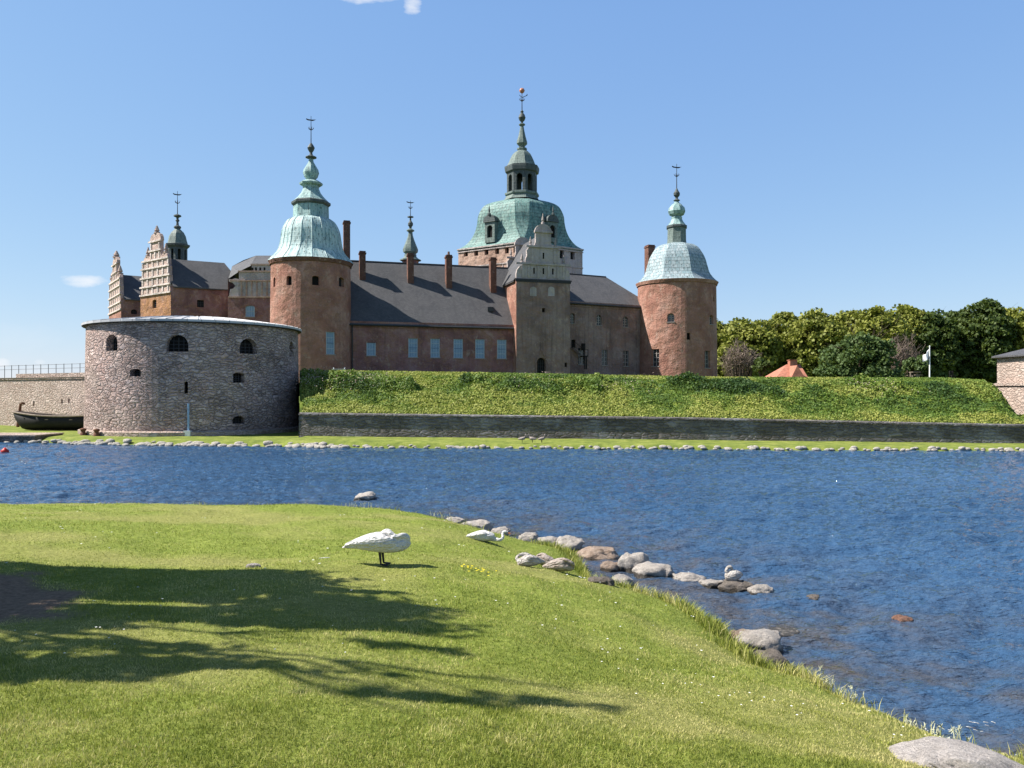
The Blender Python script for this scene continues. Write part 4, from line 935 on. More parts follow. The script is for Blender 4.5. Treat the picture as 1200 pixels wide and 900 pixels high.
M['shore_stone'] = granite('shore_stone_pale', (.40, .37, .32), (.56, .52, .46), False)
def rock_mesh(seed, sub=4, rough=.16, flat=1.0):
    bm = bmesh.new(); bmesh.ops.create_icosphere(bm, subdivisions=sub, radius=1); o = Vector((seed*3.7, seed*1.3, -seed*2.1))
    for v_ in bm.verts:
        p = v_.co.copy(); q = Vector((abs(p.x)**.82*math.copysign(1, p.x), abs(p.y)**.82*math.copysign(1, p.y), abs(p.z)**.8*math.copysign(1, p.z)))
        n = mnoise.fractal(p*.9+o, 1.0, 2.0, 4)*rough*1.5+mnoise.fractal(p*3.2+o, 1, 2, 4)*rough*.45
        v_.co = q*(1+n)
        c = mnoise.cell_vector((p*1.2+o)); k = (c.x-.5); d = Vector((c.x-.5, c.y-.5, c.z-.1)).normalized()
        over = v_.co.dot(d)-.76
        if over > 0: v_.co -= d*over*.75
    me = bpy.data.meshes.new('rock'); bm.to_mesh(me); bm.free(); me.polygons.foreach_set('use_smooth', [True]*len(me.polygons)); return me
def rock(name, label, cat, loc, size, rz, seed, mat, group=None, me=None, tilt=0):
    me = me or rock_mesh(seed)
    if not me.materials: me.materials.append(mat)
    o = bpy.data.objects.new(name, me); COL.objects.link(o); o.location = loc; o.scale = size; o.rotation_euler = (0, tilt, rz); return tag(o, label, cat, group)
# stones lining the far shore
bases = [rock_mesh(40+i, 2, .2) for i in range(6)]
for b_ in bases: b_.materials.append(M['shore_stone'])
for k in range(290):
    X = -44+82*((k+random.random()*.8)/290) if k % 3 else random.choice([random.uniform(-34, -12), random.uniform(-44, 36)])
    Yk = float(shoreY(X))+random.uniform(-.15, .28)+ (random.uniform(-.5, .3) if X < -12 else 0); s = random.uniform(.10, .24)*(1.15 if X < -12 else .85)
    rock('shore_stone', 'small pale stone in the line of stones edging the far bank', 'stone', (X, Yk, .04+max(0, (Yk-float(shoreY(X))))*.5), (s*1.4, s, s*.75), random.uniform(-.5, .5), 0, None, 'stones edging the far bank', bases[k % 6])

# ------------------------------------------------------------------ trees
def limb_mesh(trunk_h, spread, r0, nl, seed):
    rr = random.Random(seed); mb = MB(); top = Vector((rr.uniform(-.4, .4), rr.uniform(-.4, .4), trunk_h)); pts = [Vector((0, 0, -.5))]
    for i in range(1, 6): pts.append(Vector((top.x*i/5+rr.uniform(-.12, .12), top.y*i/5+rr.uniform(-.12, .12), trunk_h*i/5)))
    for i in range(5): mb.tube(pts[i], pts[i+1], r0*(1-.12*i), r0*(1-.12*(i+1)), 8)
    for k in range(nl):
        a = rr.uniform(0, 2*math.pi); st_ = pts[rr.randint(2, 5)]; e = st_+Vector((math.cos(a)*spread*rr.uniform(.4, .9), math.sin(a)*spread*rr.uniform(.4, .9), rr.uniform(.4, 1)*spread)); m_ = (st_+e)/2+Vector((rr.uniform(-.4, .4), rr.uniform(-.4, .4), rr.uniform(-.1, .5)))
        mb.tube(st_, m_, r0*.4, r0*.24, 6); mb.tube(m_, e, r0*.24, r0*.06, 5)
        for j in range(3):
            e2 = e+Vector((rr.uniform(-1, 1), rr.uniform(-1, 1), rr.uniform(-.2, .9)))*spread*.35; mb.tube((m_+e)/2, e2, r0*.12, r0*.03, 4)
    return mb
def crown(c, rx, ry, rz, blobs, per, leaf, seed, shape=.75, low=-.75, bs=1.0):
    """leaf quads on the shells of many clumps spread over the crown"""
    r_ = np.random.default_rng(seed); d = r_.normal(0, 1, (blobs, 3)); d /= np.linalg.norm(d, axis=1)[:, None]; d[:, 2] = np.where(d[:, 2] < low, -d[:, 2], d[:, 2])
    rad = r_.uniform(shape, 1.0, blobs); rad[:blobs//5] *= .5; bc = d*rad[:, None]*np.array([rx, ry, rz])*.86; br = r_.uniform(.16, .34, blobs)*min(rx, rz)*bs
    P = []; Nn = []; T = []
    for i in range(blobs):
        n = int(per*(br[i]/(.25*min(rx, rz)))**2); q = r_.normal(0, 1, (n, 3)); q /= np.linalg.norm(q, axis=1)[:, None]; q[:, 2] = np.where(q[:, 2] < -.35, -q[:, 2], q[:, 2])
        P.append(bc[i]+q*br[i]*r_.uniform(.55, 1.08, (n, 1))*np.array([1, 1, .85])); Nn.append(q); T.append(np.full(n, r_.uniform(.3, .7))+r_.normal(0, .12, n))
    P = np.concatenate(P); Nn = np.concatenate(Nn); T = np.clip(np.concatenate(T), 0, 1)
    v_, f_ = quads(P+np.array(c), Nn, r_.uniform(.6, 1.25, len(P))*leaf, 1.5, .85)
    return v_, f_, np.repeat(T, 4)
def tree(name, label, px, Y, ptop, wpx, seed, mat, group, z0=5.2, blobs=60, per=95, leaf=.26, trunk=None, cat='tree', lowfrac=.22, yscale=1.0, low=-.75, bs=1.0):
    X = PX(px, Y); zt = PZ(ptop, Y); H = zt-z0; rx = wpx*Y/F/2; cz = z0+H*lowfrac+(H*(1-lowfrac))/2; rz = H*(1-lowfrac)/2*1.04
    t = thing(name, label, cat, (X, Y, z0), group=group)
    mb = limb_mesh(H*.45, rx*.8, max(.18, H*.028), 7, seed); mb.v = [(a+X, b+Y, c+z0) for a, b, c in mb.v]; mb.build('trunk', M['bark'], t)
    v_, f_, tn = crown((X, Y, cz), rx, rx*yscale, rz, blobs, per, leaf, seed, low=low, bs=bs); np_mesh('crown', v_, f_, mat, t, tn); return t
GRP = 'trees in the row behind the rampart'
row = [(838, 118, 373, 64), (876, 112, 372, 66), (918, 116, 366, 64), (955, 110, 364, 62), (992, 115, 363, 60), (1028, 109, 358, 62), (1062, 114, 357, 58), (1092, 110, 363, 50), (1122, 117, 360, 52), (1152, 111, 351, 54), (1184, 114, 357, 52), (1218, 110, 362, 56), (1258, 113, 356, 60)]
names = ['olive green tree just right of the round tower, first in the row', 'olive green tree behind the bare grey thicket, second in the row', 'rounded olive tree above the red tiled roof', 'bushy olive tree left of and behind the domed dark tree',
         'tall olive tree directly behind the domed dark tree', 'broad olive tree above the right half of the domed dark tree', 'shaded olive tree behind the bare twiggy shrub', 'dark tree right behind the flagpole', 'dark green tree, first to the right of the flagpole',
         'highest tree of the row, dark crown rising over its neighbours', 'olive green tree just left of the gatehouse', 'olive green tree standing above the gatehouse roof', 'olive tree beyond the gatehouse at the right end of the row']
for i, (px, Y, pt, wp) in enumerate(row):
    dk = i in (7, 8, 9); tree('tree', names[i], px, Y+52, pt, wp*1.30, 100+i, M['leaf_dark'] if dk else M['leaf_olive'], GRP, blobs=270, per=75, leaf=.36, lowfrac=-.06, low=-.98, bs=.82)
for i, (px, Y, pt, wp) in enumerate([(862, 126, 385, 80), (940, 126, 378, 80), (1010, 127, 376, 80), (1075, 125, 374, 80), (1140, 127, 374, 80), (1205, 126, 374, 80)]):
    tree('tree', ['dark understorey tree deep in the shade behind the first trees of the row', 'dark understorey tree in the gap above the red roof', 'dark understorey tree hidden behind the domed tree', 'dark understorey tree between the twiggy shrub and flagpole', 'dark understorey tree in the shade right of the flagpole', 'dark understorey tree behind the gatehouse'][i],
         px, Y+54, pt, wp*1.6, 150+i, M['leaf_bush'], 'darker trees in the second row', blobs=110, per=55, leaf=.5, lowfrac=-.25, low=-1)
tree('domed_tree', 'broad domed dark green tree standing in front of the tree row', 1010, 94, 390.5, 106, 201, M['leaf_bush'], None, blobs=200, per=80, leaf=.2, lowfrac=-.5, low=-.98, yscale=.7, bs=.8)
tree('shrub', 'small dark green shrub right of the domed tree by the flagpole', 1074, 96, 418, 34, 202, M['leaf_bush'], 'shrubs on the rampart', blobs=40, per=60, leaf=.18, lowfrac=.02, low=-.3, cat='shrub')
tree('shrub', 'small dark shrub between bare thicket and red roofed house', 893, 98, 420, 26, 203, M['leaf_dark'], 'shrubs on the rampart', blobs=34, per=60, leaf=.18, lowfrac=.02, low=-.3, cat='shrub')
def bare(label, px, Y, ptop, wpx, seed, n=90):
    X = PX(px, Y); z0 = 5.2; H = PZ(ptop, Y)-z0; hw = wpx*Y/F/2; t = thing('bare_thicket', label, 'shrub', (X, Y, z0)); rr = random.Random(seed); mb = MB(); tw = MB()
    for k in range(n):
        a = rr.uniform(-1, 1); b0 = Vector((X+a*hw*.5, Y+rr.uniform(-1.2, 1.2), z0-.2)); e = Vector((X+a*hw*rr.uniform(.8, 1.05), Y+rr.uniform(-1.6, 1.6), z0+H*(1-.35*a*a)*rr.uniform(.6, 1.0))); m_ = (b0+e)/2+Vector((rr.uniform(-.3, .3), 0, rr.uniform(0, .4)))
        mb.tube(b0, m_, .06, .035, 4); mb.tube(m_, e, .035, .012, 4)
        for j in range(9):
            s_ = m_+(e-m_)*rr.random(); e2 = s_+Vector((rr.uniform(-.7, .7), rr.uniform(-.6, .6), rr.uniform(-.05, .8))); tw.tube(s_, e2, .022, .01, 3)
    o = mb.build('stem', M['bark'], t); tw.build('twig', M['bark_pale'], o)
M['bark_pale'] = plain('grey_twig_bark', (.25, .19, .16), .9, .3)
bare('bare grey brown thicket beside the right round tower', 866, 100, 398, 42, 5, 110); bare('bare reddish twiggy shrub in front of the dark trees', 1058, 99, 388, 34, 6, 80)

# red roofed house beyond the rampart
Y = 90; x0, x1 = PX(907, Y), PX(949, Y); hs = thing('small_house', 'small house showing only its red tiled hipped roof over the rampart crest', 'house', ((x0+x1)/2, Y, 3))
mb = MB(); mb.box((x0+.3, Y+.3, 3), (x1-.3, Y+6, 5.6)); mb.build('wall', M['plaster_pale'], hs)
mb = MB(); ze = 5.4; a = [(x0, Y), (x1, Y), (x1, Y+6.3), (x0, Y+6.3)]; r0 = (PX(922, Y+3), Y+3.1); r1 = (PX(938, Y+3), Y+3.1); zr = PZ(427, Y+3)
for pts in (((*a[0], ze), (*a[1], ze), (*r1, zr), (*r0, zr)), ((*a[1], ze), (*a[2], ze), (*r1, zr)), ((*a[2], ze), (*a[3], ze), (*r0, zr), (*r1, zr)), ((*a[3], ze), (*a[0], ze), (*r0, zr))): mb.face([Vector(p) for p in pts])
dx = PX(935, Y); 
for pts in (((dx-.9, Y-.02, ze), (dx+1.0, Y-.02, ze), (dx, Y+.2, PZ(428, Y))), ((dx-.9, Y-.02, ze), (dx, Y+.2, PZ(428, Y)), (dx, Y+3, PZ(428, Y)), (dx-.9, Y+2, ze)), ((dx+1.0, Y-.02, ze), (dx+1.0, Y+2, ze), (dx, Y+3, PZ(428, Y)), (dx, Y+.2, PZ(428, Y)))): mb.face([Vector(p) for p in pts])
rf = mb.build('roof', M['tile_red'], hs)
cx = PX(928, Y+3); mb = MB(); mb.box((cx-.42, Y+2.4, 6), (cx+.42, Y+3.2, PZ(422.5, Y+3))); mb.box((cx-.5, Y+2.3, PZ(422.5, Y+3)), (cx+.5, Y+3.3, PZ(421.8, Y+3))); mb.build('chimney', M['tile_red'], rf)

# flagpole with its white flag
fx, fy = PX(1089.5, 76), 76; fp = thing('flagpole', 'white flagpole on the rampart crest flying a white and blue flag', 'flagpole', (fx, fy, 5.1))
mb = MB(); mb.tube((fx, fy, 5.0), (fx, fy, PZ(406.5, fy)), .075, .045, 10); mb.build('pole', M['white_paint'], fp)
mb = MB(); lathe(mb, (fx, fy), [(.03, PZ(406.6, fy)), (.09, PZ(405.8, fy)), (.03, PZ(405, fy))], 8); mb.build('pole_cap', M['white_paint'], fp, True)
nu, nv = 12, 8; vv = []
for j in range(nv+1):
    for i in range(nu+1):
        a, b = i/nu, j/nv; vv.append((fx-.05-a*.55-.0*b, fy+.14*math.sin(a*7+b*2), PZ(409+b*9.5, fy)-a*.55*(1-.2*b)-.12*math.sin(a*3)))
fo = np_mesh('flag', np.array(vv), tri_grid(nu+1, nv+1), M['cloth'], fp, smooth=True)
sm = fo.modifiers.new('s', 'SOLIDIFY'); sm.thickness = .01
def bench(label, px, Y, z, wpx, mat, back=True, rz=0.0, table=False, name='bench'):
    w_ = wpx*Y/F/2; X = PX(px, Y); t = thing(name, label, name.replace('_', ' '), (X, Y, z), rz, group=None)
    def b(nm, a, c, m_=mat):
        mb = MB(); mb.box(a, c); o = mb.build(nm, m_); o.parent = t
    if table: b('table_top', (-w_, -.4, .7), (w_, .4, .76)); b('seat', (-w_, -.85, .42), (w_, -.6, .47)); b('seat', (-w_, .6, .42), (w_, .85, .47))
    else:
        b('seat', (-w_, -.25, .42), (w_, .25, .48))
        if back: b('backrest', (-w_, .22, .6), (w_, .28, .9))
    for s in (-1, 1):
        b('leg', (s*w_*.8-.05, -.22, 0), (s*w_*.8+.05, -.12, .42)); b('leg', (s*w_*.8-.05, .14, 0), (s*w_*.8+.05, .24, .9 if back and not table else .7))
    return t
bench('long low white bench at the foot of the left round tower', 397, 108, 6.75, 16, M['white_paint'], False)
bench('small white bench on the crest left of the castle doorway', 613, 112, 5.9, 7, M['white_paint'])
bench('pale wooden bench just right of the castle doorway', 641.5, 114, 6.2, 8, M['wood_grey'])
bench('pale wooden bench below the stair, second right of the doorway', 656, 114, 6.1, 10, M['wood_grey'])
bench('dark picnic table on the rampart crest left of the flagpole', 1072, 75.5, 5.22, 9, M['wood_grey'], table=True, name='picnic_table')
bench('dark bench on the rampart crest right of the flagpole', 1116, 76, 5.2, 4, M['tar'])

# right gatehouse
c = Vector((PX(1247, 71), 71)); gh = thing('gatehouse', 'pale stone gatehouse with a slate roof cut by the right edge of the picture', 'building', (c.x, c.y, 1))
rr_ = 5.3; ph = R(22.5+5); zu = PZ(416.5, 68)
pts = [Vector((c.x+rr_*math.cos(ph+math.pi/4*k), c.y+rr_*math.sin(ph+math.pi/4*k))) for k in range(8)]
mbs = []
for k in range(8):
    a, b = pts[k], pts[(k+1) % 8]; Wq = Flat(a, b); front = Wq.n.y < -.3 
    lst = [((Wq.L/2, 5.15, 1.2, 1.5, 1), 'void')] if front else []
    mb = MB(); grid_wall(mb, Wq, frange(0, Wq.L, 1.5), [4.3, zu], [o for o, s in lst], .5); mb.build('upper_wall', M['rubble_pale'], gh)
    for o, s in lst: win(Wq, o, s, gh, .5)
mb = MB(); lathe(mb, c, [(6.0, 0), (5.45, 4.55), (5.6, 4.6), (5.6, 4.85), (5.1, 4.87)], 32); mb.build('lower_wall', M['rubble_pale'], gh, merge=True)
mb = MB(); lathe(mb, c, [(5.0, zu-.05), (5.75, zu-.02), (5.75, zu+.12), (.1, zu+1.6)], 8, phase=ph); mb.build('roof', M['slate'], gh, merge=True)

# ------------------------------------------------------------------ left bank: boat, anchor, quay
bx = thing('old_boat', 'black tarred wooden boat with a pale gunwale lying on the grass by the curtain wall', 'boat', (PX(60, 74), 74, .5))
def boat():
    L0, x0 = 8.4, PX(12, 74); Yc = 74.5; n = 26; hull = []; 
    for i in range(n+1):
        s = i/n; X = x0+L0*s; beam = 1.35*math.sin(math.pi*min(1, (s*1.15+.02)))**.55 if s < .8 else 1.35*(1-.15*(s-.8))
        beam = max(.03, 1.35*min(1, (s/.35))**.6); top = 2.2-.42*math.sin(math.pi*min(s*.75+.03, 1)); keel = .5+1.35*max(0, 1-s/.13)**1.3
        ring = []
        for k in range(13):
            a = -math.pi/2+math.pi*k/12; c_ = math.sin(a); d_ = max(0, math.cos(a))**.45
            ring.append((X, Yc+beam*c_, top-(top-keel)*max(0, d_)))
        hull.append(ring)
    return hull
hull = boat(); V_ = np.array(hull).reshape(-1, 3); ho = np_mesh('hull', V_, tri_grid(13, 27), M['tar'], bx, smooth=True); m_ = ho.modifiers.new('s', 'SOLIDIFY'); m_.thickness = .08
for k in (0, 12):
    mb = MB()
    for i in range(26): a, b = Vector(hull[i][k]), Vector(hull[i+1][k]); mb.tube(a+Vector((0, 0, .02)), b+Vector((0, 0, .02)), .1, .1, 6)
    mb.build('gunwale', M['wood_grey'], bx)
mb = MB()
for i in (5, 12, 19): a, b = Vector(hull[i][0]), Vector(hull[i][12]); mb.box((a.x-.15, a.y, a.z-.35), (a.x+.15, b.y, a.z-.28))
mb.build('thwart', M['wood_grey'], bx)
mb = MB()
aX = PX(23, 80); an = thing('old_anchor', 'rusty curved iron anchor standing behind the bow of the black boat', 'anchor', (aX, 80, .6)); mb = MB(); mb.tube((aX-.2, 80, .4), (aX+.1, 80, 2.9), .16, .12, 8)
pv = Vector((aX+.1, 80, 2.8))
for i in range(5): q = Vector((aX+.1+.10*i, 80, 2.8+.12*i-.03*i*i)); mb.tube(pv, q, .13, .1, 6); pv = q
mb.tube((aX+.15, 79.9, 1.9), (aX+.55, 79.9, 1.7), .3, .25, 8); mb.build('shank', M['rust'], an)
qy = thing('stone_quay', 'low dark red stone quay at the left water edge', 'quay', (PX(15, 63), 63, 0)); mb = MB()
xa, xb = -75, PX(40, 62.5); mb.box((xa, 62.6, -.4), (xb, 66.5, .52)); mb.build('quay_wall', M['scarp'], qy)
mb = MB(); mb.box((xa, 62.5, .52), (xb+.05, 66.6, .62)); mb.build('coping', M['rubble_pale'], qy)
o = thing('buoy', 'small red buoy floating at the left edge of the water', 'buoy', (PX(0, 52), 52.5, 0)); mb = MB(); lathe(mb, (PX(0, 52), 52.5), [(.12, -.1), (.25, 0), (.24, .15), (.12, .26), (.03, .34)], 12); mb.build('float', M['red_plastic'], o, True)

# ------------------------------------------------------------------ near lawn
SH = [(-70, 27), (-30, 26), (-16.2, 25.0), (-11, 25.6), (-5.6, 25.2), (-4, 24.7), (-2.55, 23.6), (-.9, 21.3), (.4, 19.4), (1.4, 17.9), (1.55, 16.6), (1.7, 15.5), (2.3, 14.6), (3.05, 13.4), (3.2, 12.4), (3.25, 11.4), (3.55, 10.5), (3.85, 9.9), (4.25, 9.15), (4.75, 8.5), (5.16, 8.0), (5.75, 7.2), (7.2, 5.2), (9.5, 1.5), (12.5, -4), (15, -16), (-70, -16)]
def lawn_sd(X, Y):
    X = np.asarray(X, float); Y = np.asarray(Y, float); d = np.full(X.shape, 1e9); ins = np.zeros(X.shape, bool); n = len(SH)
    for i in range(n):
        ax, ay = SH[i]; bx_, by = SH[(i+1) % n]; ex, ey = bx_-ax, by-ay; t = np.clip(((X-ax)*ex+(Y-ay)*ey)/(ex*ex+ey*ey), 0, 1); d = np.minimum(d, np.hypot(X-ax-t*ex, Y-ay-t*ey))
        c_ = ((ay > Y) != (by > Y)); xi = ax+(Y-ay)/(ey if ey else 1e-9)*ex; ins ^= c_ & (X < xi)
    return np.where(ins, d, -d)
def lawn_z(X, Y, fine=True):
    X = np.asarray(X, float); Y = np.asarray(Y, float); s = lawn_sd(X, Y)+ (fbm(X*1.1, Y*1.1, 61, 3)-.5)*.5
    b = np.clip((X+8)/7, 0, 1); b = b*b*(3-2*b)
    A_ = 2.4*(1-b)+1.95*b; L_ = 14*(1-b)+6.0*b; sp = np.maximum(s, 0)
    zin = .24+.10*(1-np.exp(-sp/.35))+A_*(1-np.exp(-sp/L_)); zout = np.maximum(-1.0, .24+s*1.5)
    z = np.where(s > 0, zin, zout)
    if fine: z = z+(fbm(X*.55, Y*.55, 71, 4)-.5)*.16*np.clip(s/2, 0, 1)+(fbm(X*3, Y*3, 75, 3)-.5)*.05*np.clip(s/.5, 0, 1)
    return z
def lawn_hit(px, py):
    Y = np.linspace(3, 32, 3000); X = (px-600)/F*Y; zr = EYE+(HZ-py)/F*Y; zl = lawn_z(X, Y); i = np.argmax(zl >= zr); return Vector((X[i], Y[i], zl[i]))
def dirt_mask(X, Y):
    c_ = np.array(lawn_hit(20, 690)); c2 = np.array(lawn_hit(-80, 700)); d1 = np.hypot((X-c_[0]+.55)/.85, (Y-c_[1])/1.0); d2 = np.hypot((X-c2[0])/1.6, (Y-c2[1])/1.3)
    return np.clip((1.15-np.minimum(d1, d2)+(fbm(X*2, Y*2, 5)-.5)*.9)*3, 0, 1)
def dry_mask(X, Y): return np.clip((fbm(X*.38, Y*.75, 91, 5)-.44)*4.2, 0, 1)
xs = np.concatenate([np.linspace(-70, -22, 70), np.linspace(-21.7, 7, 300), np.linspace(7.15, 16, 45)]); ys = np.concatenate([np.linspace(-16, 2, 40), np.linspace(2.1, 29, 290)])
Xg, Yg = np.meshgrid(xs, ys); Zg = lawn_z(Xg, Yg)
g = G('lawn_turf'); a = g.n('Attribute', attribute_name='tint'); sp = g.n('SeparateColor', {'Color': a.outputs['Color']}); v = g.tc('Object')
f1 = g.noise(v, 14, 8, .75); f2 = g.noise(v, 2.2, 6, .65)
col = g.ramp(f1, [(.28, (.09, .12, .022)), (.5, (.22, .265, .05)), (.72, (.38, .39, .12))]); col = g.mix(g.ramp(f2, [(.35, .4), (.65, 0.0)]), col, (.085, .13, .018))
col = g.mix(g.math('MULTIPLY', sp.outputs[1], .6), col, g.ramp(f1, [(.3, (.20, .19, .06)), (.7, (.36, .33, .13))]))
col = g.mix(sp.outputs[0], col, g.ramp(f1, [(.3, (.13, .09, .06)), (.7, (.30, .21, .15))]))
col = g.mix(sp.outputs[2], col, g.ramp(f1, [(.3, (.035, .026, .016)), (.7, (.10, .075, .05))]))
M['lawn'] = g.pbr(col, .92, g.bump(g.math('ADD', f1, f2), .05, .9), spec=.08)
sdg = lawn_sd(Xg, Yg); tnt = np.stack([dirt_mask(Xg, Yg), dry_mask(Xg, Yg), np.clip(-sdg*4+.2, 0, 1)], -1).reshape(-1, 3)
tag(np_mesh('lawn', np.stack([Xg, Yg, Zg], -1).reshape(-1, 3), tri_grid(len(xs), len(ys)), M['lawn'], tint=tnt, smooth=True), kind='structure')
def blades(n, near, far, hmin, hmax, wd, edge=False, name='grass'):
    if edge:
        k = rng.integers(2, len(SH)-5, n*3); t = rng.random(n*3); S_ = np.array(SH); P = S_[k]*(1-t[:, None])+S_[k+1]*t[:, None]; P += rng.normal(0, .16, P.shape); P = P[:n]; X, Y = P[:, 0], P[:, 1]
        cl = fbm(X*1.3, Y*1.3, 17, 3); ok = rng.random(n) < np.clip((cl-.40)*4, .05, 1)*np.where(Y < 20, 1, .5); X, Y = X[ok], Y[ok]
    else:
        Y = 1/(1/near+(1/far-1/near)*rng.random(n)); X = Y*rng.uniform(-.72, .72, n)
        ok = (lawn_sd(X, Y) > .02) & (rng.random(n) > dirt_mask(X, Y)*1.0); X, Y = X[ok], Y[ok]
    sdv = lawn_sd(X, Y); ok = sdv > -.12; X, Y, sdv = X[ok], Y[ok], sdv[ok]; n = len(X); Z = lawn_z(X, Y)-.005
    cl = fbm(X*1.6, Y*1.6, 81, 4); h = rng.uniform(hmin, hmax, n)*(.55+.9*cl)*(1+.9*np.exp(-(np.maximum(sdv, 0)/.35)**2)*(0 if edge else 1)); h *= (1 if edge else (1-.35*dry_mask(X, Y)))
    sc = np.clip(Y/7, .8, 3.2)**.7; a = rng.uniform(0, 2*np.pi, n); w2 = wd*sc*rng.uniform(.6, 1.3, n); dx, dy = np.cos(a)*w2, np.sin(a)*w2
    la = rng.uniform(0, 2*np.pi, n); ln = h*rng.uniform(.15, .9, n); tx, ty = np.cos(la)*ln, np.sin(la)*ln
    b = np.stack([X, Y, Z], 1); L1 = b+np.stack([-dx, -dy, 0*dx], 1); R1 = b+np.stack([dx, dy, 0*dx], 1); mid = b+np.stack([tx*.35, ty*.35, h*.62], 1)
    m1 = mid+np.stack([dx*.7, dy*.7, 0*dx], 1); m0 = mid-np.stack([dx*.7, dy*.7, 0*dx], 1); tip = b+np.stack([tx, ty, h*.95], 1)
    v_ = np.stack([L1, R1, m1, m0, tip], 1).reshape(-1, 3); i0 = np.arange(n)*5
    f_ = np.concatenate([np.stack([i0, i0+1, i0+2], 1), np.stack([i0, i0+2, i0+3], 1), np.stack([i0+3, i0+2, i0+4], 1)])
    t = np.clip(.30+.55*dry_mask(X, Y)+(fbm(X*4, Y*4, 83, 3)-.5)*1.0+(fbm(X*1.2, Y*1.6, 87, 4)-.5)*1.1+rng.normal(0, .27, n)+.06, 0, 1)
    return tag(np_mesh(name, v_, f_, M['blade'], tint=np.repeat(t, 5)), kind='stuff')
blades(460000, 3.2, 27, .018, .043, .0030)
blades(26000, 0, 0, .08, .24, .004, True, 'bank_grass')
def daisies():
    n = 560; Y = 1/(1/7.0+(1/25-1/7.0)*rng.random(n)); X = Y*rng.uniform(-.68, .68, n); s = lawn_sd(X, Y); ok = (s > .2) & (rng.random(n) < np.clip((fbm(X*.7, Y*.7, 55, 3)-.42)*5, .03, 1)) & (dirt_mask(X, Y) < .1); X, Y = X[ok], Y[ok]
    Z = lawn_z(X, Y)+.045; n = len(X); r = rng.uniform(.005, .013, n)*np.clip(Y/8, .8, 1.6); a = np.arange(6)*np.pi/3
    v_ = np.stack([X[:, None]+r[:, None]*np.cos(a), Y[:, None]+r[:, None]*np.sin(a), Z[:, None]+0*a], -1).reshape(-1, 3); g = G('daisy_petals'); tag(np_mesh('daisies', v_, np.arange(n*6).reshape(n, 6), g.pbr((.72, .72, .68), .8)), kind='stuff')
    p = lawn_hit(552, 668); n = 22; X = p.x+rng.normal(0, .16, n); Y = p.y+rng.normal(0, .10, n); Z = lawn_z(X, Y)+.05; v_ = np.stack([X[:, None]+.018*np.cos(a), Y[:, None]+.018*np.sin(a), Z[:, None]+.01*np.sin(a*3)], -1).reshape(-1, 3)
    g = G('yellow_petals'); tag(np_mesh('yellow_wildflowers', v_, np.arange(n*6).reshape(n, 6), g.pbr((.75, .60, .02), .7)), kind='stuff')
daisies()
def seedheads():   # feathery pale tufts on the far edge of the lawn near the rock in the water
    mb = MB(); rr = random.Random(3)
    for px0, px1, n in ((402, 436, 34), (490, 530, 20), (955, 1010, 22), (1060, 1130, 34)):
        for k in range(n):
            px = rr.uniform(px0, px1); Y = None
            for y in range(560, 900, 3):
                p = None
            yy = np.linspace(6, 26, 300); s = lawn_sd(PX(px, yy), yy); i = np.where(s > 0)[0]; Y = yy[i[-1]] if len(i) else 10; X = PX(px, Y); z = float(lawn_z(X, Y)); h = rr.uniform(.12, .26)
            e = Vector((X+rr.uniform(-.05, .05), Y+rr.uniform(-.1, .1), z+h)); mb.tube((X, Y, z), e, .003, .003, 3)
            for j in range(5): q = e+Vector((rr.uniform(-.03, .03), rr.uniform(-.03, .03), rr.uniform(-.07, .04))); mb.tube(e-Vector((0, 0, .03)), q, .006, .003, 3)
    g = G('seed_heads'); tag(mb.build('seeding_grass', g.pbr((.42, .43, .30), .8)), kind='stuff')
seedheads()

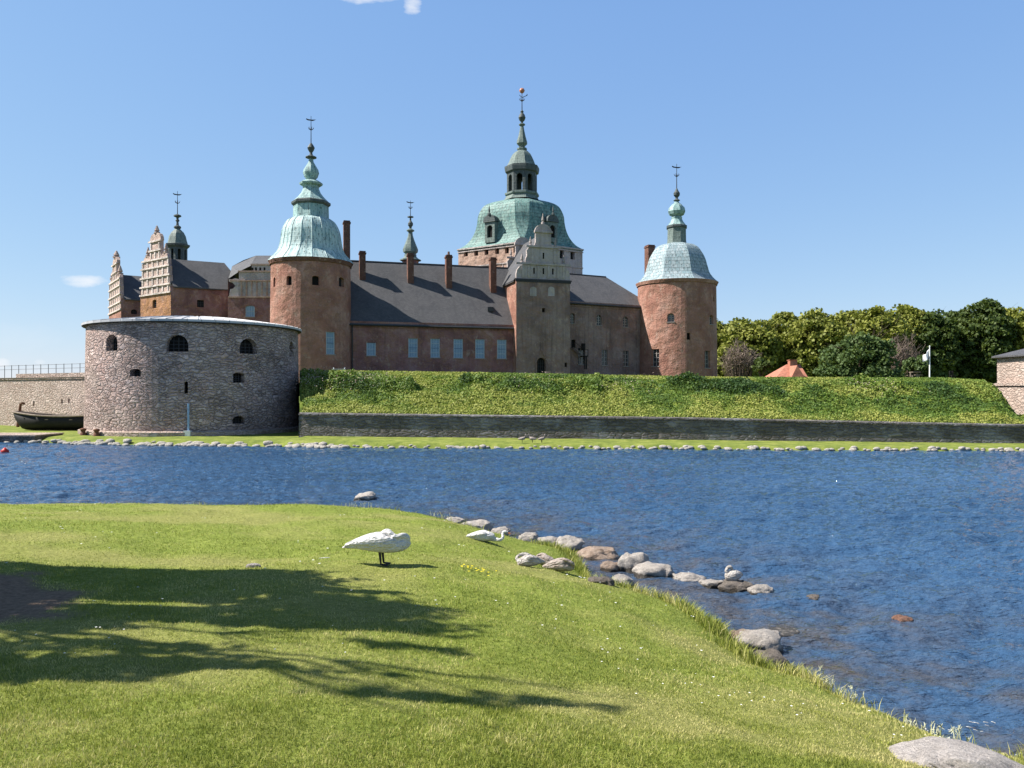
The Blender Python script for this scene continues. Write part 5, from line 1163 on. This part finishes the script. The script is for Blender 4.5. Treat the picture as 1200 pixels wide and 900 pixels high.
# ------------------------------------------------------------------ water
def water():
    t = np.concatenate([-np.geomspace(8, .86, 60), np.linspace(-.84, .84, 760), np.geomspace(.86, 8, 60)]); Yr = np.geomspace(4.5, 90, 720); T, Yg = np.meshgrid(t, Yr); X = T*Yg; Y = Yg.copy()
    Z = np.zeros_like(X); r = np.random.default_rng(3)
    sdv = lawn_sd(X, Y); calm = np.clip(.35+.65*(-sdv)/4, .3, 1)
    for k in range(64):
        lam = .16*(1.062**k) ; lam = .16*(16**(k/63)); th = np.pi*.5+.25+r.normal(0, .62); kk = 2*np.pi/lam; amp = .0075*lam**.72*r.uniform(.6, 1.3); fade = np.clip(lam/(Yg*.006)-.6, 0, 1)
        wx = X+.5*np.sin(Y*.3+k); ph = kk*(np.cos(th)*wx+np.sin(th)*Y)+r.uniform(0, 6.28); env = .45+.9*vnoise(X/(lam*5)+k*3.1, Y/(lam*5)-k*1.7, k); s = np.sin(ph); Z += amp*fade*env*(s+.28*np.cos(2*ph))
    Z *= calm
    g = G('lake_water'); v = g.tc('Object'); geo = g.n('NewGeometry')
    a = g.n('Attribute', attribute_name='tint'); sh = g.n('SeparateColor', {'Color': a.outputs['Color']}).outputs[0]
    patch = g.noise(g.tc('Object', (1, 1, 1)), .55, 5, .7)
    deep = g.mix(g.ramp(g.noise(v, .06, 3), [(.35, 0.0), (.65, 1.0)]), (.026, .066, .135), (.040, .094, .185))
    col = g.mix(g.math('MULTIPLY', sh, g.ramp(patch, [(.42, .08), (.62, 1.0)])), deep, (.085, .066, .045))
    n1 = g.noise(g.tc('Object', (1, 2.3, 1), (0, 0, .12)), 8.0, 3, .6, .15); n2 = g.noise(g.tc('Object', (1, 2.0, 1), (0, 0, -.2)), .9, 3, .5)
    n3 = g.noise(g.tc('Object', (1, 2.4, 1), (0, 0, -.1)), 2.2, 3, .5, .2)
    b = g.bump(n1, .075, 1.0); b = g.bump(n3, .17, 1.0, b); b = g.bump(n2, .14, 1.0, b)
    M['water'] = g.pbr(col, .035, b, spec=.5, extra={'IOR': 1.33})
    shal = np.clip(1-(-sdv-.1)/8, 0, 1)**1.1*np.where(X > -3, 1, .5)
    o = np_mesh('water', np.stack([X, Y, Z], -1).reshape(-1, 3), tri_grid(len(t), len(Yr)), M['water'], tint=shal.ravel(), smooth=True); tag(o, kind='structure')
water()

# ------------------------------------------------------------------ boulders along the near shore
def wpos(px, pb): Y = 4*F/(pb-HZ); return Vector((PX(px, Y), Y, 0))
BO = [ # px, py of base, w, h, material, on land, label
 (427, 585, 26, 10, 'granite', 0, 'low pale rock alone in the water beyond the lawn, split by a dark band'),
 (533, 617, 26, 10, 'granite', 0, 'pale stone at the left start of the shore row, behind the lying swan'),
 (556, 624, 36, 14, 'granite', 0, 'broad pale boulder directly behind the lying white swan'),
 (588, 629, 22, 9, 'granite', 0, 'small pale stone at the head of the lying swan'),
 (620, 637, 26, 12, 'granite', 0, 'rounded pale stone behind the left grey cygnet'),
 (643, 642, 28, 12, 'granite', 0, 'grey white stone half sunk in grass behind the cygnets'),
 (669, 645, 32, 15, 'granite', 0, 'grey stone overgrown with grass left of the orange boulder'),
 (702, 655, 48, 20, 'granite_warm', 0, 'orange brown boulder in the middle of the shore row'),
 (716, 668, 24, 16, 'granite_warm', 0, 'upright brown stone between the orange boulder and the tall pale boulder'),
 (743, 667, 38, 25, 'granite', 0, 'tall pale boulder where the stone row enters the water'),
 (769, 675, 50, 19, 'granite', 0, 'long pale flat boulder, largest of the row in the water'),
 (808, 683, 40, 15, 'granite', 0, 'flat pale boulder in the water, left of the one carrying moss'),
 (834, 687, 28, 11, 'granite', 0, 'small dull stone between two flat pale boulders in the water'),
 (865, 692, 40, 15, 'granite_dark', 0, 'dark sided boulder on which the grey cygnet rests'),
 (894, 697, 34, 14, 'granite', 0, 'rounded pale boulder at the outer end of the stone row'),
 (731, 688, 30, 19, 'granite', 0, 'pale boulder with a dark wet side at the lawn corner'),
 (705, 684, 28, 12, 'granite_dark', 1, 'flat dark stone edged with grass by the lawn corner'),
 (722, 698, 26, 6, 'granite_warm', 0, 'thin orange stone lying flat at the water edge'),
 (953, 704, 20, 9, 'granite_dark', 0, 'small dark stone in the water past the end of the row'),
 (936, 702, 24, 4, 'granite', 0, 'barely emerging flat stone left of the small dark stone'),
 (1060, 731, 26, 11, 'granite_red', 0, 'single reddish rock in open water on the right'),
 (868, 750, 30, 14, 'granite_warm', 0, 'small orange stone under the grassy bank'),
 (894, 763, 60, 29, 'granite', 0, 'large pale topped boulder against the bank, upper of two'),
 (904, 783, 40, 24, 'granite_dark', 0, 'round dark boulder below the large pale one at the bank'),
 (922, 743, 40, 4, 'granite', 0, 'thin pale sunken stone behind the two boulders at the bank')]
RK = {}
for i, (px, pb, w_, h, mt, land, lb) in enumerate(BO):
    p = lawn_hit(px, pb) if land else wpos(px, pb); k = p.y/F; sx = w_*k/2; sz = h*k*.70; me = rock_mesh(300+i*7, 4, .2); 
    o = rock('boulder', lb, 'boulder', (p.x, p.y+sx*.4, p.z-sz*.05+(.10 if 1 <= i <= 6 else 0)), (sx, sx*random.uniform(.65, .9), sz), random.uniform(-.25, .25), 0, M[mt], 'boulders along the near shore', me); RK[i] = o
p = lawn_hit(1095, 905); rock('boulder', 'very large rough pale boulder at the bottom right corner of the picture', 'boulder', (PX(1114, 6.6), 6.4, .75), (.64, .42, .36), R(-6), 0, M['granite_big'], None, rock_mesh(512, 5, .07), R(11))
p = lawn_hit(298, 665); rock('lawn_stone', 'small grey stone lying in the open grass left of the standing swan', 'stone', (p.x, p.y, p.z+.02), (.11, .07, .045), 0, 0, M['granite_dark2'] if 'granite_dark2' in M else M['granite_big'], None, rock_mesh(77, 3))
# brown pebbles at the gap in the bank
for k in range(14):
    q = wpos(random.uniform(690, 742), random.uniform(684, 702)); s = random.uniform(.04, .1)
    rock('pebble', 'small brown stone on the muddy shore between the boulders', 'stone', (q.x, q.y, .05), (s*1.3, s, s*.7), random.uniform(0, 3), 0, None, 'brown stones on the muddy shore', None if k == 0 else PB) if k else None
    if k == 0: PB = rock_mesh(88, 3, .2); PB.materials.append(M['granite_warm'])

# ------------------------------------------------------------------ birds
def featherm(name, c1, c2):
    g = G(name); v = g.tc('Object', (1, 2.2, 2.2)); col = g.ramp(g.noise(v, 9, 5, .65), [(.35, c1), (.6, c2)])
    sc = g.n('TexVoronoi', {'Vector': g.tc('Object', (1, 2.0, 2.4)), 'Scale': 16.0}).outputs[0]
    return g.pbr(col, .8, g.bump(g.math('ADD', sc, g.noise(v, 14, 5, .7)), .03, 1.0), spec=.15, extra={'Subsurface Weight': .0})
M['swan'] = featherm('white_feathers', (.58, .565, .54), (.70, .69, .675)); M['cygnet'] = featherm('grey_brown_down', (.22, .175, .15), (.42, .36, .32)); M['cygnet_pale'] = featherm('pale_grey_down', (.34, .30, .27), (.56, .52, .48))
M['legs'] = plain('black_leg_skin', (.02, .02, .02), .5); M['bill'] = plain('orange_bill', (.55, .16, .03), .4); M['bill_grey'] = plain('grey_bill', (.10, .09, .09), .5)
def loft(mb, secs, n=16):
    """secs: (x, y, z, r_side, r_up) centres; rings perpendicular to the path"""
    rings = []
    for i, (x, y, z, a, b) in enumerate(secs):
        p0 = Vector(secs[max(i-1, 0)][:3]); p1 = Vector(secs[min(i+1, len(secs)-1)][:3]); d = (p1-p0).normalized(); up = Vector((0, 0, 1)) if abs(d.z) < .9 else Vector((1, 0, 0))
        s = d.cross(up).normalized(); u = s.cross(d).normalized(); c_ = Vector((x, y, z)); rings.append([c_+s*a*math.cos(2*math.pi*k/n)+u*b*math.sin(2*math.pi*k/n) for k in range(n)])
    for i in range(len(rings)-1):
        for k in range(n): mb.face([rings[i][k], rings[i][(k+1) % n], rings[i+1][(k+1) % n], rings[i+1][k]])
    mb.face(rings[0][::-1]); mb.face(rings[-1])
def spl(pts, k=5): return dense(pts, k)
def body_obj(name, lofts, mat, parent, vox):
    mb = MB()
    for l in lofts: loft(mb, spl(l))
    o = mb.build(name, mat, None, merge=True); o.parent = parent
    r = o.modifiers.new('r', 'REMESH'); r.mode = 'VOXEL'; r.voxel_size = vox; r.use_smooth_shade = True; s = o.modifiers.new('s', 'SMOOTH'); s.factor = .5; s.iterations = 4
    return o
def bird(label, cat, pos, rz, sc, pose, mat, bill, group=None, name='swan', tilt=0):
    t = thing(name, label, cat, pos, rz, group); t.scale = (sc, sc, sc); t.rotation_euler = (0, tilt, rz)
    if pose == 'stand':
        body = [(-.60, 0, .27, .02, .012), (-.47, 0, .29, .07, .035), (-.32, 0, .315, .125, .08), (-.14, 0, .33, .17, .125), (.04, 0, .325, .185, .14), (.18, 0, .315, .17, .13), (.29, 0, .32, .135, .115), (.37, 0, .335, .085, .085), (.42, 0, .35, .03, .04)]
        neck = [(.30, 0, .33, .09, .09), (.365, -.02, .39, .062, .062), (.345, -.06, .445, .045, .045), (.285, -.10, .455, .040, .040), (.215, -.115, .44, .040, .040), (.15, -.10, .475, .043, .043), (.09, -.07, .515, .047, .044), (.03, -.04, .505, .038, .034), (-.03, -.02, .47, .022, .018)]
        lof = [body, neck]
        for s in (-1, 1): lof.append([(-.56, s*.03, .31, .02, .012), (-.38, s*.10, .355, .04, .04), (-.18, s*.155, .385, .045, .075), (.0, s*.18, .385, .045, .09), (.13, s*.175, .37, .04, .075), (.21, s*.15, .355, .02, .03)])
        lof.append([(-.42, 0, .36, .06, .03), (-.2, 0, .42, .11, .04), (-.02, 0, .44, .12, .045), (.10, 0, .42, .08, .04)])
        body_obj('body', lof, mat, t, .012)
        for s in (-1, 1):
            mb = MB(); mb.tube((-.02+s*.015, s*.06, .22), (-.0+s*.015, s*.06, .02), .022, .014, 8)
            for a in (-.5, 0, .5): mb.tube((0+s*.015, s*.06, .02), (.11*math.cos(a)+s*.015, s*.06+.11*math.sin(a), .008), .012, .006, 5)
            mb.face([Vector((s*.015, s*.06, .014)), Vector((.1+s*.015, s*.06-.05, .008)), Vector((.11+s*.015, s*.06, .008)), Vector((.1+s*.015, s*.06+.05, .008))]); o = mb.build('leg', M['legs']); o.parent = t
        return t
    if pose == 'stretch':
        body = [(-.52, 0, .10, .02, .012), (-.40, 0, .12, .08, .04), (-.22, 0, .14, .15, .10), (-.02, 0, .15, .18, .135), (.14, 0, .15, .16, .12), (.27, 0, .13, .09, .08)]
        neck = [(.16, 0, .12, .10, .09), (.30, -.02, .08, .06, .06), (.42, -.05, .07, .045, .045), (.50, -.03, .12, .04, .04), (.49, .02, .20, .038, .038), (.50, .05, .255, .038, .038), (.56, .06, .265, .042, .036), (.63, .06, .24, .024, .02)]
        lof = [body, neck]+[[(-.45, s*.05, .15, .03, .02), (-.25, s*.10, .19, .06, .05), (-.02, s*.12, .225, .07, .07), (.12, s*.10, .20, .04, .04)] for s in (-1, 1)]
        body_obj('body', lof, mat, t, .013); mb = MB(); loft(mb, [(.61, .06, .245, .022, .018), (.67, .06, .22, .018, .010), (.72, .06, .205, .012, .005)], 8); o = mb.build('bill', bill, None, True); o.parent = t; return t
    if pose == 'curl':
        body = [(-.33, 0, .07, .02, .015), (-.24, 0, .09, .08, .05), (-.1, 0, .11, .13, .10), (.05, 0, .115, .14, .105), (.17, 0, .10, .10, .08), (.24, 0, .09, .04, .05)]
        neck = [(.13, 0, .10, .07, .07), (.22, -.04, .13, .04, .04), (.22, -.09, .18, .032, .032), (.14, -.10, .225, .03, .03), (.05, -.08, .235, .034, .032), (-.02, -.05, .22, .03, .026), (-.07, -.03, .20, .018, .014)]
        lof = [body, neck]+[[(-.26, s*.04, .11, .02, .015), (-.12, s*.08, .16, .04, .04), (.03, s*.09, .18, .045, .05), (.12, s*.07, .15, .03, .03)] for s in (-1, 1)]
        body_obj('body', lof, mat, t, .010); mb = MB(); loft(mb, [(-.05, -.035, .205, .018, .014), (-.10, -.02, .185, .012, .006)], 8); o = mb.build('bill', bill, None, True); o.parent = t; return t
    if pose == 'arch':                                       # sitting, neck arched up and bill down to the breast
        body = [(-.24, 0, .16, .02, .02), (-.16, 0, .16, .08, .08), (-.04, 0, .15, .12, .13), (.08, 0, .13, .10, .11), (.16, 0, .12, .04, .06)]
        neck = [(.05, 0, .14, .08, .08), (.12, 0, .21, .05, .05), (.12, 0, .29, .038, .038), (.075, 0, .335, .037, .037), (.03, 0, .325, .042, .040), (.0, 0, .28, .03, .028), (-.01, 0, .23, .016, .014)]
        lof = [body, neck]+[[(-.2, s*.03, .13, .02, .02), (-.08, s*.07, .19, .03, .04), (.02, s*.07, .19, .03, .04)] for s in (-1, 1)]
        body_obj('body', lof, mat, t, .009); mb = MB(); loft(mb, [(-.035, 0, .23, .013, .011), (-.035, 0, .17, .008, .006)], 8); o = mb.build('bill', bill, None, True); o.parent = t; return t
    if pose == 'goose':
        body = [(-.3, 0, .22, .02, .02), (-.18, 0, .24, .08, .06), (0, 0, .27, .12, .11), (.12, 0, .28, .10, .10), (.2, 0, .30, .04, .05)]; neck = [(.1, 0, .30, .06, .06), (.18, 0, .40, .035, .035), (.2, 0, .5, .028, .028), (.23, 0, .55, .035, .032), (.3, 0, .54, .015, .012)]
        body_obj('body', [body, neck], mat, t, .02)
        for s in (-1, 1): mb = MB(); mb.tube((0, s*.05, .2), (0, s*.05, 0), .02, .012, 6); o = mb.build('leg', M['legs']); o.parent = t
p = lawn_hit(448, 662); bird('white swan standing on the lawn with its head tucked back over its body', 'swan', (p.x, p.y, p.z+.0), R(4), p.y/F*76/.98*1.0, 'stand', M['swan'], M['bill'])
p = lawn_hit(567, 634); bird('white swan lying at the lawn edge, its neck stretched low to the right', 'swan', (p.x, p.y, p.z-.02), R(-6), p.y/F*52/1.15, 'stretch', M['swan'], M['bill'])
CG = 'grey cygnets resting'
for px, py, rz, mt, s_, lb in ((620, 664, R(200), 'cygnet_pale', 34/.57, 'pale grey cygnet curled up in the grass, leftmost of the huddle'), (638, 663, R(150), 'cygnet', 30/.57, 'brownish cygnet lying in the middle of the huddle'), (657, 670, R(-15), 'cygnet', 38/.57, 'grey brown cygnet at the right end of the huddle, near the dark stone')):
    p = lawn_hit(px, py); bird(lb, 'cygnet', (p.x, p.y, p.z), rz, p.y/F*s_, 'curl', M[mt], M['bill_grey'], CG, 'cygnet')
rk = RK[13]; bird('small grey cygnet preening on the dark sided boulder in the water', 'cygnet', (rk.location.x-.08, rk.location.y, rk.location.z+rk.scale.z*.80), R(185), 16.3/F*19/.36, 'arch', M['cygnet_pale'], M['bill_grey'], None, 'cygnet')
for px, py, rz, lb in ((612, 521, 0, 'dark goose on the far bank, leftmost of three'), (624, 521.5, R(170), 'dark goose on the far bank, between two others'), (635, 521.5, R(20), 'dark goose on the far bank, rightmost of three')):
    X = PX(px, 56.6); bird(lb, 'goose', (X, 56.9, float(stripz(X))*.85), rz, 1.1, 'goose', M['cygnet'], M['bill_grey'], 'geese on the far bank', 'goose')
# feathers: one in the grass, a few floating at the near right bank
def feather(label, pos, s, rz, group=None):
    mb = MB(); pl = [(-1, 0), (-.5, .14), (.2, .18), (.8, .1), (1, 0), (.8, -.1), (.2, -.16), (-.5, -.1)]
    mb.face([(a*s, b*s, .006+.03*s*math.cos(a*1.4)) for a, b in pl]); mb.face([(a*s, b*s, .0+.03*s*math.cos(a*1.4)) for a, b in pl][::-1])
    for i in range(8): a, b = pl[i], pl[(i+1) % 8]; mb.face([(a[0]*s, a[1]*s, .03*s*math.cos(a[0]*1.4)), (b[0]*s, b[1]*s, .03*s*math.cos(b[0]*1.4)), (b[0]*s, b[1]*s, .006+.03*s*math.cos(b[0]*1.4)), (a[0]*s, a[1]*s, .006+.03*s*math.cos(a[0]*1.4))])
    o = mb.build('feather', M['swan']); o.location = pos; o.rotation_euler = (0, 0, rz); tag(o, label, 'feather', group)
p = lawn_hit(380, 658); feather('white feather lying in the grass left of the standing swan', (p.x, p.y, p.z+.05), .085, .3)
for i in range(9):
    q = wpos(random.uniform(1112, 1168), random.uniform(846, 862)); feather('small white feather floating by the near right bank', (q.x, q.y, .03), random.uniform(.02, .035), random.uniform(0, 3), 'feathers floating near the bank')

# ------------------------------------------------------------------ the tree left of the camera whose shade falls on the lawn (stands outside the frame)
def shade_tree():
    t = thing('shade_tree', 'large leafy tree outside the left edge whose shadow lies on the lawn', 'tree', (-13, 8.6, 1.9)); g0 = Vector((-13, 8.6, 1.9)); mb = MB(); rr = random.Random(9)
    mb.tube(g0-Vector((0, 0, .6)), g0+Vector((.2, 0, 3)), .38, .28, 12); mb.tube(g0+Vector((.2, 0, 3)), g0+Vector((.3, .1, 7)), .28, .14, 10)
    sx, sy = math.cos(R(SUN_EL))/math.sin(R(SUN_EL))*math.sin(R(90)), -math.cos(R(SUN_EL))/math.sin(R(SUN_EL))*math.cos(R(90))
    r_ = np.random.default_rng(12); P = []; T = []; Cc = []
    # patches of shade: pixel centre, size in px (w, h), height of the foliage above the lawn, leaves
    pat = [(60, 698, 260, 40, 7.5, 1.4), (190, 690, 180, 14, 7.5, 1.2), (150, 735, 220, 22, 7.2, 1.0), (420, 752, 200, 18, 8.0, .9), (60, 705, 240, 34, 7.5, 1.2), (230, 705, 230, 40, 7.5, 1.3), (370, 722, 180, 34, 8.0, 1.1), (450, 735, 130, 20, 8.3, .9), (60, 745, 200, 26, 6.5, .8), (330, 745, 200, 20, 7.5, .8), (60, 795, 200, 28, 6.5, 1.1), (180, 790, 140, 20, 7, .9), (250, 790, 60, 12, 7.3, .5), (110, 765, 260, 16, 6.6, .45), (480, 828, 150, 14, 8.6, .45), (640, 834, 110, 6, 9.2, .16), (390, 795, 80, 8, 7.6, .3), (-60, 720, 200, 60, 6.5, 1.3), (-80, 790, 200, 50, 6, 1.1), (470, 770, 90, 10, 8, .25), (300, 700, 200, 24, 7, .7)]
    for px, py, w_, h_, hh, dn in pat:
        py -= 14 if py < 760 else 4; dn *= 2.3
        c_ = lawn_hit(px, py); k = c_.y/F; rx = w_*k/2; ry = max(.12, (h_*k/2)*c_.y/max(1.2, EYE-c_.z)); n = int(1300*dn*rx*ry*1.15)+60
        cen = Vector((c_.x-sx*hh, c_.y-sy*hh, c_.z+hh)); q = r_.normal(0, .48, (n, 3)); q[:, 0] = r_.uniform(-1, 1, n)*np.sqrt(r_.random(n)); q[:, 1] = r_.uniform(-1, 1, n); q[:, 2] = r_.uniform(-1, 1, n)
        pp = np.array(cen)+q*np.array([rx, ry, .5]); pp[:, 0] += 0; g_ = vnoise(pp[:, 0]*1.9, pp[:, 1]*3.2, 4); pp = pp[g_ > .24]
        lim = -.665*pp[:, 1]-.05; pp = pp[(pp[:, 0] < lim) | (pp[:, 2] > EYE+.51*pp[:, 1])]
        P.append(pp); Cc.append(cen)
    P = np.concatenate(P); v_, f_ = quads(P, np.tile([-.5, 0, .8], (len(P), 1)), r_.uniform(.05, .10, len(P)), 1.2, .7)
    np_mesh('crown', v_, f_, M['leaf_olive'], t, np.repeat(r_.uniform(.2, .8, len(P)), 4))
    for c_ in Cc:
        if c_.x > -.665*c_.y-.3: continue
        a = g0+Vector((.25, 0, rr.uniform(3, 5.5))); m_ = (a+c_)/2+Vector((0, 0, .5)); mb.tube(a, m_, .09, .04, 6); mb.tube(m_, c_, .04, .012, 6)
        for j in range(5): e = c_+Vector((rr.uniform(-1.2, .6), rr.uniform(-.7, .7), rr.uniform(-.2, .4))); mb.tube((m_+c_)/2, e, .03, .01, 4)
    mb.build('trunk', M['bark'], t)
shade_tree()
